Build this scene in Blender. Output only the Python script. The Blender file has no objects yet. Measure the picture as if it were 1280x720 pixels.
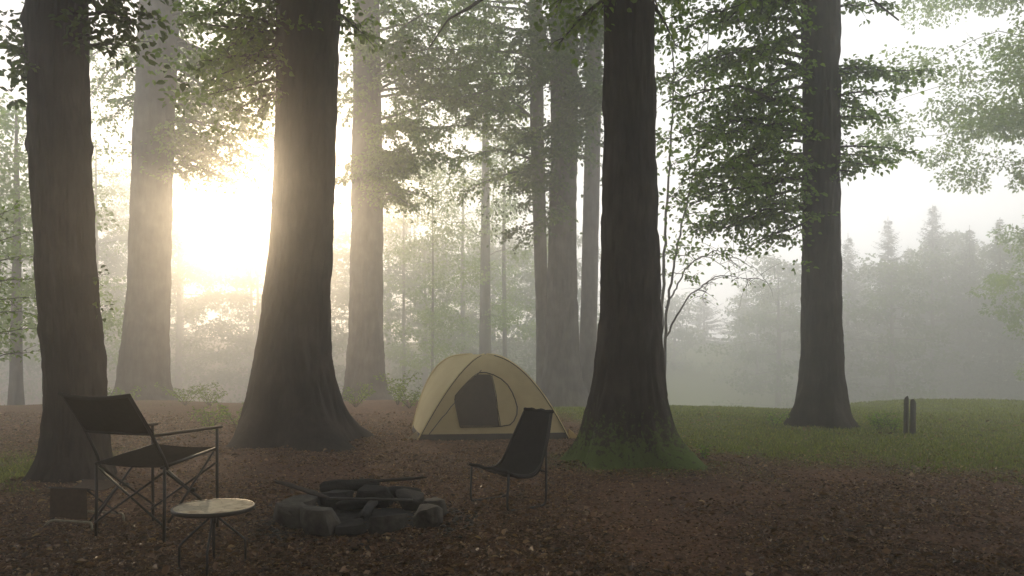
import bpy, math, random
import numpy as np
from mathutils import Vector

C = bpy.context.scene.collection
F, HORIZ, CAMZ = 1005.0, 433.0, 1.4
RNG = np.random.default_rng(7)
random.seed(7)
R = math.radians


def P(px, py, d):
    """world point at ground distance d seen at photo pixel (px, py)"""
    return np.array([(px - 640) / F * d, d, CAMZ - (py - HORIZ) / F * d])


# ------------------------------------------------------------------ noise
def _hash(i, j, k):
    h = (i * 374761393 + j * 668265263 + k * 2147483647) & 0xFFFFFFFF
    h = ((h ^ (h >> 13)) * 1274126177) & 0xFFFFFFFF
    h = (h ^ (h >> 16)) & 0xFFFFFFFF
    return h / 4294967295.0


def vnoise(p):
    p = np.asarray(p, float)
    i = np.floor(p).astype(np.int64)
    f = p - i
    f = f * f * (3 - 2 * f)
    r = 0
    for a in (0, 1):
        wa = f[..., 0] if a else 1 - f[..., 0]
        for b in (0, 1):
            wb = f[..., 1] if b else 1 - f[..., 1]
            for c in (0, 1):
                wc = f[..., 2] if c else 1 - f[..., 2]
                r = r + wa * wb * wc * _hash(i[..., 0] + a, i[..., 1] + b, i[..., 2] + c)
    return r


def fbm(p, o=4):
    p = np.asarray(p, float)
    s, a, t = 0, 1.0, 0
    for k in range(o):
        s = s + a * vnoise(p * 2 ** k + k * 17.3)
        t += a
        a *= 0.5
    return s / t


# ------------------------------------------------------------------ mesh builder
class MB:
    def __init__(self):
        self.v, self.q, self.t, self.n = [], [], [], 0
        self.attr = []

    def add(self, v, quads=None, tris=None, attr=0.5):
        v = np.asarray(v, float).reshape(-1, 3)
        self.v.append(v)
        a = np.full(len(v), attr) if np.isscalar(attr) else np.asarray(attr)
        self.attr.append(a)
        if quads is not None and len(quads):
            self.q.append(np.asarray(quads, np.int64) + self.n)
        if tris is not None and len(tris):
            self.t.append(np.asarray(tris, np.int64) + self.n)
        self.n += len(v)

    def build(self, name, m, parent=None, smooth=True, weld=0):
        v = np.concatenate(self.v)
        q = np.concatenate(self.q) if self.q else np.zeros((0, 4), np.int64)
        t = np.concatenate(self.t) if self.t else np.zeros((0, 3), np.int64)
        me = bpy.data.meshes.new(name)
        me.vertices.add(len(v))
        me.vertices.foreach_set("co", v.ravel())
        nl = q.size + t.size
        me.loops.add(nl)
        me.loops.foreach_set("vertex_index", np.concatenate([q.ravel(), t.ravel()]).astype(np.int32))
        me.polygons.add(len(q) + len(t))
        ls = np.concatenate([np.arange(len(q)) * 4, q.size + np.arange(len(t)) * 3]).astype(np.int32)
        me.polygons.foreach_set("loop_start", ls)
        me.update(calc_edges=True)
        me.validate()
        if smooth:
            me.polygons.foreach_set("use_smooth", np.ones(len(me.polygons), bool))
        at = me.attributes.new("tone", 'FLOAT', 'POINT')
        a = np.concatenate(self.attr).astype(np.float32)
        if len(me.vertices) == len(a):
            at.data.foreach_set("value", a)
        me.materials.append(m)
        o = bpy.data.objects.new(name, me)
        C.objects.link(o)
        if parent is not None:
            o.parent = parent
        return o

    # a tube through points
    def tube(self, pts, rad, n=8, cap=True, attr=0.5):
        pts = np.asarray(pts, float)
        m = len(pts)
        rad = np.full(m, rad) if np.isscalar(rad) else np.asarray(rad, float)
        tg = np.gradient(pts, axis=0) if m > 2 else np.repeat((pts[1] - pts[0])[None], m, 0)
        tg /= np.linalg.norm(tg, axis=1)[:, None] + 1e-12
        u = np.cross(tg[0], [0, 0, 1.0])
        if np.linalg.norm(u) < 1e-3:
            u = np.cross(tg[0], [0, 1.0, 0])
        u /= np.linalg.norm(u)
        ang = np.arange(n) / n * 2 * np.pi
        V = np.zeros((m, n, 3))
        for i in range(m):
            u = u - tg[i] * np.dot(u, tg[i])
            u /= np.linalg.norm(u) + 1e-12
            w = np.cross(tg[i], u)
            V[i] = pts[i] + rad[i] * (np.cos(ang)[:, None] * u + np.sin(ang)[:, None] * w)
        b = np.arange(m - 1)[:, None] * n + np.arange(n)[None]
        nx = np.arange(m - 1)[:, None] * n + (np.arange(n)[None] + 1) % n
        q = np.stack([b, nx, nx + n, b + n], -1).reshape(-1, 4)
        vs = V.reshape(-1, 3)
        tr = None
        if cap:
            vs = np.concatenate([vs, pts[:1], pts[-1:]])
            k = m * n
            a = np.arange(n)
            tr = np.concatenate([np.stack([(a + 1) % n, a, np.full(n, k)], 1),
                                 np.stack([a + (m - 1) * n, (a + 1) % n + (m - 1) * n, np.full(n, k + 1)], 1)])
        self.add(vs, q, tr, attr)

    def grid(self, G, attr=0.5, closed=False):
        G = np.asarray(G, float)
        a, b = G.shape[:2]
        i = np.arange(a - 1)[:, None]
        nb = b if closed else b - 1
        j = np.arange(nb)[None]
        j2 = (j + 1) % b
        q = np.stack([i * b + j, i * b + j2, (i + 1) * b + j2, (i + 1) * b + j], -1).reshape(-1, 4)
        self.add(G.reshape(-1, 3), q, None, attr if np.isscalar(attr) else np.asarray(attr).ravel())

    def slab(self, G, th, normal=None):
        """sheet with thickness th (along its own normals)"""
        G = np.asarray(G, float)
        du, dv = np.gradient(G, axis=0), np.gradient(G, axis=1)
        nn = np.cross(du, dv)
        nn /= np.linalg.norm(nn, axis=2)[..., None] + 1e-12
        A, B = G + nn * th / 2, G - nn * th / 2
        self.grid(A)
        self.grid(B[::-1])
        for s in (np.stack([A[0], B[0]]), np.stack([B[-1], A[-1]]), np.stack([B[:, 0], A[:, 0]]), np.stack([A[:, -1], B[:, -1]])):
            self.grid(s)

    def leaves(self, pos, dirn, up, ln, wd, tone, fold=0.25):
        """many folded leaves: pos, dirn, up (N,3), ln, wd (N,)"""
        N = len(pos)
        s = np.cross(dirn, up)
        s /= np.linalg.norm(s, axis=1)[:, None] + 1e-9
        up = np.cross(s, dirn)
        L, W = ln[:, None], wd[:, None]
        lift = up * W * fold
        v = np.stack([pos,
                      pos + dirn * L * .28 - s * W * .42 + lift, pos + dirn * L * .62 - s * W * .40 + lift,
                      pos + dirn * L - up * L * .08,
                      pos + dirn * L * .62 + s * W * .40 + lift, pos + dirn * L * .28 + s * W * .42 + lift], 1)
        b = np.arange(N)[:, None] * 6
        q = np.concatenate([b + np.array([[0, 3, 2, 1]]), b + np.array([[0, 5, 4, 3]])])
        self.add(v.reshape(-1, 3), q, None, np.repeat(tone, 6))


def build_crown(wood, leaf, wmat, lmat, parent, name='crown'):
    """twigs and leaves as one crown mesh with two materials"""
    nw = sum(len(q) for q in wood.q), sum(len(t) for t in wood.t)
    nl = sum(len(q) for q in leaf.q), sum(len(t) for t in leaf.t)
    mb = MB()
    off = wood.n
    mb.v, mb.attr, mb.n = wood.v + leaf.v, wood.attr + leaf.attr, wood.n + leaf.n
    mb.q = wood.q + [q + off for q in leaf.q]
    mb.t = wood.t + [t + off for t in leaf.t]
    o = mb.build(name, wmat, parent, smooth=False)
    o.data.materials.append(lmat)
    idx = np.concatenate([np.zeros(nw[0]), np.ones(nl[0]), np.zeros(nw[1]), np.ones(nl[1])]).astype(np.int32)
    if len(idx) == len(o.data.polygons):
        o.data.polygons.foreach_set('material_index', idx)
    else:
        print('crown faces changed', len(idx), len(o.data.polygons))
    return o


def fillet(pts, r=0.04, n=5):
    """polyline with rounded corners"""
    pts = [np.asarray(p, float) for p in pts]
    out = [pts[0]]
    for a, b, c in zip(pts[:-2], pts[1:-1], pts[2:]):
        da, dc = a - b, c - b
        la, lc = np.linalg.norm(da), np.linalg.norm(dc)
        k = min(r, la * .45, lc * .45)
        p0, p2 = b + da / la * k, b + dc / lc * k
        for t in np.linspace(0, 1, n):
            out.append((1 - t) ** 2 * p0 + 2 * t * (1 - t) * b + t * t * p2)
    out.append(pts[-1])
    return np.array(out)


# ------------------------------------------------------------------ object helpers
def thing(name, label, cat, loc=(0, 0, 0), rz=0.0, group=None):
    o = bpy.data.objects.new(name, None)
    o.empty_display_size = 0.2
    C.objects.link(o)
    o.location = loc
    o.rotation_euler = (0, 0, rz)
    return tag(o, label, cat, group)


def tag(o, label=None, cat=None, group=None, kind=None):
    if label: o['label'] = label
    if cat: o['category'] = cat
    if group: o['group'] = group
    if kind: o['kind'] = kind
    return o


# ------------------------------------------------------------------ materials
def new_mat(name):
    m = bpy.data.materials.new(name)
    m.use_nodes = True
    nt = m.node_tree
    nt.nodes.clear()
    out = nt.nodes.new('ShaderNodeOutputMaterial')
    return m, nt, out


def node(nt, t, **kw):
    n = nt.nodes.new(t)
    for k, v in kw.items():
        if k in n.inputs.keys():
            n.inputs[k].default_value = v
        else:
            setattr(n, k, v)
    return n


def ramp(nt, fac, stops):
    r = nt.nodes.new('ShaderNodeValToRGB')
    cr = r.color_ramp
    while len(cr.elements) < len(stops):
        cr.elements.new(0.5)
    for e, (p, c) in zip(cr.elements, stops):
        e.position = p
        e.color = (*c, 1)
    nt.links.new(fac, r.inputs['Fac'])
    return r.outputs['Color']


def simple_mat(name, c0, c1, scale=20, rough=.7, bump=.2, bscale=60, metal=0.0, trans=0.0, dist=.004, stretch=(1, 1, 1), spec=.3):
    """two-tone noise colour with bump; trans mixes in light passing through (cloth)"""
    m, nt, out = new_mat(name)
    tc = node(nt, 'ShaderNodeTexCoord')
    mp = node(nt, 'ShaderNodeMapping')
    mp.inputs['Scale'].default_value = stretch
    nt.links.new(tc.outputs['Object'], mp.inputs['Vector'])
    n1 = node(nt, 'ShaderNodeTexNoise', Scale=scale, Detail=5.0, Roughness=.6)
    nt.links.new(mp.outputs[0], n1.inputs['Vector'])
    col = ramp(nt, n1.outputs['Fac'], [(.3, c0), (.7, c1)])
    b = node(nt, 'ShaderNodeBsdfPrincipled', Roughness=rough, Metallic=metal)
    b.inputs['Specular IOR Level'].default_value = spec
    nt.links.new(col, b.inputs['Base Color'])
    n2 = node(nt, 'ShaderNodeTexNoise', Scale=bscale, Detail=4.0)
    nt.links.new(mp.outputs[0], n2.inputs['Vector'])
    bp = node(nt, 'ShaderNodeBump', Strength=bump, Distance=dist)
    nt.links.new(n2.outputs['Fac'], bp.inputs['Height'])
    nt.links.new(bp.outputs[0], b.inputs['Normal'])
    sh = b.outputs[0]
    if trans:
        tr = node(nt, 'ShaderNodeBsdfTranslucent')
        nt.links.new(col, tr.inputs['Color'])
        mx = node(nt, 'ShaderNodeMixShader', Fac=trans)
        nt.links.new(sh, mx.inputs[1])
        nt.links.new(tr.outputs[0], mx.inputs[2])
        sh = mx.outputs[0]
    nt.links.new(sh, out.inputs['Surface'])
    return m


def leaf_mat(name, stops, trans=.55):
    m, nt, out = new_mat(name)
    at = node(nt, 'ShaderNodeAttribute', attribute_name='tone')
    col = ramp(nt, at.outputs['Fac'], stops)
    b = node(nt, 'ShaderNodeBsdfPrincipled', Roughness=.5)
    b.inputs['Specular IOR Level'].default_value = .25
    nt.links.new(col, b.inputs['Base Color'])
    tr = node(nt, 'ShaderNodeBsdfTranslucent')
    g = node(nt, 'ShaderNodeMixRGB', blend_type='MULTIPLY')
    g.inputs['Fac'].default_value = 1
    g.inputs['Color2'].default_value = (1.9, 2.1, .8, 1)
    nt.links.new(col, g.inputs['Color1'])
    nt.links.new(g.outputs[0], tr.inputs['Color'])
    mx = node(nt, 'ShaderNodeMixShader', Fac=trans)
    nt.links.new(b.outputs[0], mx.inputs[1])
    nt.links.new(tr.outputs[0], mx.inputs[2])
    nt.links.new(mx.outputs[0], out.inputs['Surface'])
    return m


def bark_mat(name, c0, c1, c2, moss=0.0, scale=1.0):
    m, nt, out = new_mat(name)
    tc = node(nt, 'ShaderNodeTexCoord')
    mp = node(nt, 'ShaderNodeMapping')
    mp.inputs['Scale'].default_value = (1, 1, .22)
    nt.links.new(tc.outputs['Object'], mp.inputs['Vector'])
    n1 = node(nt, 'ShaderNodeTexNoise', Scale=14 * scale, Detail=8.0, Roughness=.65)
    nt.links.new(mp.outputs[0], n1.inputs['Vector'])
    n0 = node(nt, 'ShaderNodeTexNoise', Scale=2.2, Detail=3.0)
    nt.links.new(tc.outputs['Object'], n0.inputs['Vector'])
    ad = node(nt, 'ShaderNodeMath', operation='MULTIPLY_ADD')
    ad.inputs[1].default_value = .6
    nt.links.new(n0.outputs['Fac'], ad.inputs[0])
    ml = node(nt, 'ShaderNodeMath', operation='MULTIPLY')
    ml.inputs[1].default_value = .45
    nt.links.new(n1.outputs['Fac'], ml.inputs[0])
    nt.links.new(ml.outputs[0], ad.inputs[2])
    col = ramp(nt, ad.outputs[0], [(.38, c0), (.52, c1), (.68, c2)])
    b = node(nt, 'ShaderNodeBsdfPrincipled', Roughness=.9)
    b.inputs['Specular IOR Level'].default_value = .15
    if moss:
        sp = node(nt, 'ShaderNodeSeparateXYZ')
        nt.links.new(tc.outputs['Object'], sp.inputs[0])
        n3 = node(nt, 'ShaderNodeTexNoise', Scale=16.0, Detail=8.0, Roughness=.7)
        nt.links.new(tc.outputs['Object'], n3.inputs['Vector'])
        # moss climbs from the roots in ragged patches
        mm = node(nt, 'ShaderNodeMath', operation='MULTIPLY_ADD')
        mm.inputs[1].default_value = -.34
        nt.links.new(sp.outputs['Z'], mm.inputs[0])
        nt.links.new(n3.outputs['Fac'], mm.inputs[2])
        fac = ramp(nt, mm.outputs[0], [(.36, (0, 0, 0)), (.43, (moss,) * 3)])
        mx = node(nt, 'ShaderNodeMixRGB')
        mx.inputs['Color2'].default_value = (.085, .125, .024, 1)
        nt.links.new(fac, mx.inputs['Fac'])
        nt.links.new(col, mx.inputs['Color1'])
        col = mx.outputs[0]
    nt.links.new(col, b.inputs['Base Color'])
    bp = node(nt, 'ShaderNodeBump', Strength=.9, Distance=.02)
    nt.links.new(n1.outputs['Fac'], bp.inputs['Height'])
    nt.links.new(bp.outputs[0], b.inputs['Normal'])
    nt.links.new(b.outputs[0], out.inputs['Surface'])
    return m


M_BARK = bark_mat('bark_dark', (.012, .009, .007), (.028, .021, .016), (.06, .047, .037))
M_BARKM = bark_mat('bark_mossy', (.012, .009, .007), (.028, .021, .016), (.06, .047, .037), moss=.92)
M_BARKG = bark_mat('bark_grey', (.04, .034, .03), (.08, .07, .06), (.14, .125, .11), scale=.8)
G_DARK = [(0, (.02, .035, .012)), (.5, (.045, .075, .02)), (1, (.09, .125, .032))]
G_MID = [(0, (.05, .085, .018)), (.5, (.10, .16, .032)), (1, (.17, .23, .05))]
G_LIGHT = [(0, (.07, .11, .03)), (.5, (.12, .175, .05)), (1, (.20, .24, .08))]
M_LEAFD = leaf_mat('leaf_dark', G_DARK)
M_LEAFM = leaf_mat('leaf_mid', G_MID)
M_LEAFL = leaf_mat('leaf_light', G_LIGHT)
M_NEEDLE = leaf_mat('needle', [(0, (.03, .042, .034)), (.5, (.05, .066, .05)), (1, (.075, .095, .07))], .15)

# ------------------------------------------------------------------ terrain
MOUNDS = [(5.35, 14.1, 1.5, .03), (-3.1, 11.6, 1.7, .06), (1.5, 9.6, 1.3, .05), (-4.6, 8.4, 1.2, .05)]


def sstep(a, b, x):
    t = np.clip((x - a) / (b - a), 0, 1)
    return t * t * (3 - 2 * t)


def gz(x, y):
    """terrain height without the fine lumps"""
    x, y = np.asarray(x, float), np.asarray(y, float)
    p = np.stack([x * .22, y * .22, np.zeros_like(x)], -1)
    z = (fbm(p, 2) - .5) * .10 * sstep(3, 16, np.hypot(x, y - 8))
    for mx, my, r, h in MOUNDS:
        z = z + h * np.exp(-((x - mx) ** 2 + (y - my) ** 2) / r ** 2)
    z = z - 5.0 * sstep(17.6, 57, y + 1.4 * np.sin(x * .31) + .8 * np.sin(x * .83 + 1)) + .13 * (fbm(np.stack([x * .55, y * .55, 0 * x + 3], -1), 3) - .5) * sstep(12, 19, y) + 7.0 * sstep(68, 104, y) + 1.6 * sstep(26, 60, -x) + 1.6 * sstep(44, 72, x)
    return z


def grass_mask(x, y):
    """0 leaf litter .. 1 grass"""
    n = fbm(np.stack([x * .9, y * .9, np.zeros_like(x)], -1), 3) - .5
    n2 = fbm(np.stack([x * .35 + 9, y * .35, np.zeros_like(x)], -1), 2) - .5
    # right meadow: beyond a line from the mossy tree to the right edge of the camp
    edge = 9.9 - .42 * (x - 2.2)
    a = sstep(-1.0, 1.6, (y - edge) + n * 4.5 + n2 * 2.0) * sstep(1.6, 3.0, x + n * 1.5 + (y - 10) * .22)
    # thin growth creeping into the litter
    a = np.maximum(a, .5 * sstep(-.03, .2, n) * sstep(1.6, 4.2, x) * sstep(5.2, 8, y))
    rr_ = np.hypot(x - 1.5, y - 9.65)
    a = np.maximum(a, .5 * np.exp(-((rr_ - .85) / .3) ** 2) * (n > -.02))
    rr_ = np.hypot(x + 4.55, y - 8.35)
    a = np.maximum(a, .55 * np.exp(-((rr_ - .6) / .3) ** 2) * (n > -.02))
    # left verge
    b = sstep(-.5, .6, (-x - 4.85) * 1.2 + n * 1.6) * sstep(6.2, 8.2, y) * (1 - .9 * sstep(8.8, 11.5, y))
    return np.clip(np.maximum(a, b), 0, 1)


def lines(lo, hi, c0, c1, fine, grow=1.18, mx=2.5):
    a = list(np.arange(c0, c1 + 1e-6, fine))
    s, x = fine, c1
    while x < hi:
        s = min(s * grow, mx); x += s; a.append(min(x, hi))
    s, x = fine, c0
    while x > lo:
        s = min(s * grow, mx); x -= s; a.insert(0, max(x, lo))
    return np.array(a)


X0, X1, Y0, Y1 = -66.0, 78.0, -16.0, 106.0
gx = lines(X0, X1, -6, 8, .06)
gy = lines(Y0, Y1, 3.5, 14, .06)
GX, GY = np.meshgrid(gx, gy, indexing='xy')
GZ = gz(GX, GY)
near = 1 - sstep(14, 30, np.hypot(GX, GY))
GZ = GZ + near * ((fbm(np.stack([GX * 5, GY * 5, 0 * GX], -1), 3) - .5) * .035 + (vnoise(np.stack([GX * 17, GY * 17, 0 * GX], -1)) - .5) * .022)
gm = MB()
gm.grid(np.stack([GX, GY, GZ], -1), grass_mask(GX, GY))

m, nt, out = new_mat('forest_floor')
tc = node(nt, 'ShaderNodeTexCoord')
n1 = node(nt, 'ShaderNodeTexNoise', Scale=26.0, Detail=8.0, Roughness=.7)
n2 = node(nt, 'ShaderNodeTexNoise', Scale=.9, Detail=4.0)
vo = node(nt, 'ShaderNodeTexVoronoi', Scale=34.0)
for n in (n1, n2, vo):
    nt.links.new(tc.outputs['Object'], n.inputs['Vector'])
lit = ramp(nt, n1.outputs['Fac'], [(.32, (.032, .017, .010)), (.5, (.14, .075, .044)), (.66, (.27, .16, .098))])
lit2 = node(nt, 'ShaderNodeMixRGB', blend_type='MULTIPLY')
lit2.inputs['Fac'].default_value = .6
nt.links.new(lit, lit2.inputs['Color1'])
nt.links.new(ramp(nt, n2.outputs['Fac'], [(.3, (.55, .5, .5)), (.7, (1.1, 1.05, 1.0))]), lit2.inputs['Color2'])
grs = ramp(nt, n1.outputs['Fac'], [(.3, (.045, .052, .012)), (.55, (.11, .125, .03)), (.75, (.18, .18, .05))])
at = node(nt, 'ShaderNodeAttribute', attribute_name='tone')
mx = node(nt, 'ShaderNodeMixRGB')
nt.links.new(at.outputs['Fac'], mx.inputs['Fac'])
nt.links.new(lit2.outputs[0], mx.inputs['Color1'])
nt.links.new(grs, mx.inputs['Color2'])
b = node(nt, 'ShaderNodeBsdfPrincipled', Roughness=.95)
b.inputs['Specular IOR Level'].default_value = .1
nt.links.new(mx.outputs[0], b.inputs['Base Color'])
bp = node(nt, 'ShaderNodeBump', Strength=.9, Distance=.02)
nt.links.new(n1.outputs['Fac'], bp.inputs['Height'])
nt.links.new(bp.outputs[0], b.inputs['Normal'])
nt.links.new(b.outputs[0], out.inputs['Surface'])
M_FLOOR = m
tag(gm.build('ground', M_FLOOR), kind='structure')

# ------------------------------------------------------------------ trees
def unit(v):
    v = np.asarray(v, float)
    return v / (np.linalg.norm(v) + 1e-12)


def trunk_mesh(mb, prof, nseg=72, dz=.055, bark=.018, roots=7, seed=0, knobs=(), detail_to=9.0):
    """prof: rows (z, x, y, r) from the ground up, z relative to the base"""
    prof = np.array(prof, float)
    zs = [prof[0, 0]]
    while zs[-1] < prof[-1, 0]:
        zs.append(zs[-1] + (dz if zs[-1] < detail_to else .5))
    zs = np.array(zs)
    # smooth interpolation
    def itp(c):
        v = np.interp(zs, prof[:, 0], prof[:, c])
        k = max(3, int(.25 / dz))
        vp = np.pad(v, k, mode='edge')
        s = np.array([vp[i:i + 2 * k + 1].mean() for i in range(len(v))])
        w = sstep(.0, 1.0, zs - prof[0, 0])
        return v * (1 - w) + s * w
    cx, cy, r = itp(1), itp(2), itp(3)
    th = np.arange(nseg) / nseg * 2 * np.pi
    rng = np.random.default_rng(seed + 100)
    ph, am = rng.uniform(0, 2 * np.pi, roots), rng.uniform(.5, 1.0, roots)
    lobes = sum(a * np.maximum(0, np.cos(th - p)) ** 14 for a, p in zip(am, ph))
    lobes = lobes / lobes.max()
    rmin = prof[-1, 3]
    r0 = np.interp(1.8, prof[:, 0], prof[:, 3])
    k = np.clip((r / r0 - 1), 0, 2.2)[:, None]               # how strongly the foot spreads here
    RR = r[:, None] * (1 + (lobes[None] - .42) * .44 * np.minimum(k, 1.2))
    Z, T = np.meshgrid(zs, th, indexing='ij')
    pc = np.stack([np.cos(T) * 3.2, np.sin(T) * 3.2, Z * .55], -1) + seed * 7.7
    wob = (fbm(pc * .45, 2) - .5)
    warp = wob * 1.6
    ridg = 1 - np.abs(2 * fbm(np.stack([np.cos(T) * 5.5 + warp, np.sin(T) * 5.5 + warp, Z * 1.15], -1) + seed * 3.1, 3) - 1)
    crk = vnoise(np.stack([np.cos(T) * 11, np.sin(T) * 11, Z * 3.2], -1) + seed)
    RR = RR * (1 + wob * .10) + bark * ((ridg - .8) * 3.0 + (crk - .5) * .9) * np.minimum(1, r / r0)[:, None] ** .5
    for kz, kt, ka, ks in knobs:
        dt = (T - kt + np.pi) % (2 * np.pi) - np.pi
        RR = RR + ka * np.exp(-((Z - kz) ** 2 + (dt * r[:, None]) ** 2) / ks ** 2)
    G = np.stack([cx[:, None] + RR * np.cos(T), cy[:, None] + RR * np.sin(T), Z], -1)
    mb.grid(G, closed=True)
    return zs, cx, cy, r


def add_leaves_along(mb, pts, ln, spacing, spread, rng, tone=(.15, .95), start=.15, flat=.5):
    pts = np.asarray(pts)
    seg = np.linalg.norm(np.diff(pts, axis=0), axis=1)
    L = seg.sum()
    n = max(2, int(L * (1 - start) / spacing))
    s = start * L + (np.arange(n) + rng.uniform(-.4, .4, n)) * spacing
    s = np.clip(s, 0, L)
    cum = np.concatenate([[0], np.cumsum(seg)])
    p = np.stack([np.interp(s, cum, pts[:, k]) for k in range(3)], -1)
    tg = unit(pts[-1] - pts[0])
    side = np.cross(tg, [0, 0, 1.0])
    side = unit(side) if np.linalg.norm(side) > 1e-3 else np.array([1., 0, 0])
    sg = np.where(np.arange(n) % 2, 1, -1) * rng.uniform(.3, 1.2, n)
    d = tg[None] * rng.uniform(.2, 1, n)[:, None] + side[None] * sg[:, None] + rng.normal(0, .35, (n, 3)) + np.array([0, 0, -.25])
    d /= np.linalg.norm(d, axis=1)[:, None]
    up = np.array([0, 0, 1.0]) + rng.normal(0, flat, (n, 3))
    p = p + d * rng.uniform(0, spread, n)[:, None] + rng.normal(0, spread * .25, (n, 3))
    l = ln * rng.uniform(.65, 1.2, n)
    mb.leaves(p, d, up, l, l * rng.uniform(.62, .85, n), rng.uniform(*tone, n))


def curve(p0, p1, sag, rng, n=9, wob=.05):
    p0, p1 = np.asarray(p0, float), np.asarray(p1, float)
    t = np.linspace(0, 1, n)[:, None]
    L = np.linalg.norm(p1 - p0)
    c = p0 + (p1 - p0) * t
    c[:, 2] += (sag * L * 4 * t * (1 - t))[:, 0]
    w = rng.normal(0, wob * L, (n, 3)) * np.sin(np.pi * t) ** .5
    w[0] = w[-1] = 0
    w[1:-1] = (w[:-2] + 2 * w[1:-1] + w[2:]) / 4
    return c + w


def limb(wood, leaf, p0, p1, rng, r0=.05, sag=.08, width=.9, ln=.092, tw=.13, spacing=.036, spread=.09, tone=(.1, .95), start=.2, flat=.7, pitch=0.0, sub=True):
    """a branch from p0 to p1 with side twigs in a loose flat spray, leaves along them"""
    c = curve(p0, p1, sag, rng, wob=.03)
    L = np.linalg.norm(np.asarray(p1) - p0)
    t = np.linspace(0, 1, len(c))
    wood.tube(c, r0 * (1 - .85 * t), 6, cap=False)
    n = max(3, int(L * (1 - start) / tw))
    for i in range(n):
        a = start + (1 - start) * (i + rng.uniform(0, 1)) / n
        b = np.array([np.interp(a, t, c[:, k]) for k in range(3)])
        tg = unit(c[-1] - c[0])
        side = unit(np.cross(tg, [0, 0, 1.0])) * (1 if i % 2 else -1)
        ang = rng.uniform(.5, 1.15)
        d = tg * math.cos(ang) + side * math.sin(ang) + np.array([0, 0, rng.normal(-.22 + pitch, .5)])
        d = unit(d)
        l = width * (1 - .55 * a) * rng.uniform(.45, 1.1)
        q = curve(b, b + d * l, .06, rng, 5, .03)
        wood.tube(q, np.linspace(max(.004, r0 * .22), .002, 5), 3, cap=False)
        add_leaves_along(leaf, q, ln, spacing, spread, rng, tone, flat=flat)
        if sub and l > .4:
            for s in (-1, 1):
                k = rng.uniform(.35, .75)
                e = q[0] + (q[-1] - q[0]) * k
                sd = unit(np.cross(d, [0, 0, 1.0]))
                dd = unit(d * .7 + sd * s * .7 + np.array([0, 0, rng.normal(-.2, .5)]))
                q2 = curve(e, e + dd * l * .55, .05, rng, 4, .02)
                wood.tube(q2, np.linspace(.004, .0015, 4), 3, cap=False)
                add_leaves_along(leaf, q2, ln, spacing, spread, rng, tone, flat=flat)
    add_leaves_along(leaf, c[len(c) // 2:], ln, spacing, spread, rng, tone, flat=flat)


def trace(rows, d, base_y):
    """photo outline rows (y, xl, xr) of a trunk at distance d -> profile rows (z, x, y, r)"""
    z0 = CAMZ - (base_y - HORIZ) / F * d
    out = []
    for y, xl, xr in rows:
        z = CAMZ - (y - HORIZ) / F * d
        x = ((xl + xr) / 2 - 640) / F * d
        r = (xr - xl) / 2 / F * d
        out.append((z, x, d, r))
    return out


def clumps(mb, cen, rad, per, ln, rng, flat=.55, tone=(.1, .95)):
    """leafy clumps: per leaves round each centre, drooping outwards"""
    cen = np.asarray(cen, float)
    n = len(cen)
    rad = np.broadcast_to(np.asarray(rad, float), (n,))
    off = rng.normal(0, 1, (n, per, 3))
    off *= (rng.uniform(.25, 1, (n, per, 1)) ** .5) / np.linalg.norm(off, axis=2, keepdims=True)
    off = off * rad[:, None, None] * np.array([1, 1, flat])
    pos = (cen[:, None] + off).reshape(-1, 3)
    N = len(pos)
    d = off.reshape(-1, 3) / rad.repeat(per)[:, None] + rng.normal(0, .5, (N, 3)) + np.array([0, 0, -.3])
    d /= np.linalg.norm(d, axis=1)[:, None]
    up = np.array([0, 0, 1.0]) + rng.normal(0, .7, (N, 3))
    l = ln * rng.uniform(.6, 1.25, N)
    base = rng.uniform(*tone, n).repeat(per)
    mb.leaves(pos, d, up, l, l * rng.uniform(.6, .85, N), np.clip(base * .6 + .4 * rng.uniform(*tone, N), 0, 1))


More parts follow.
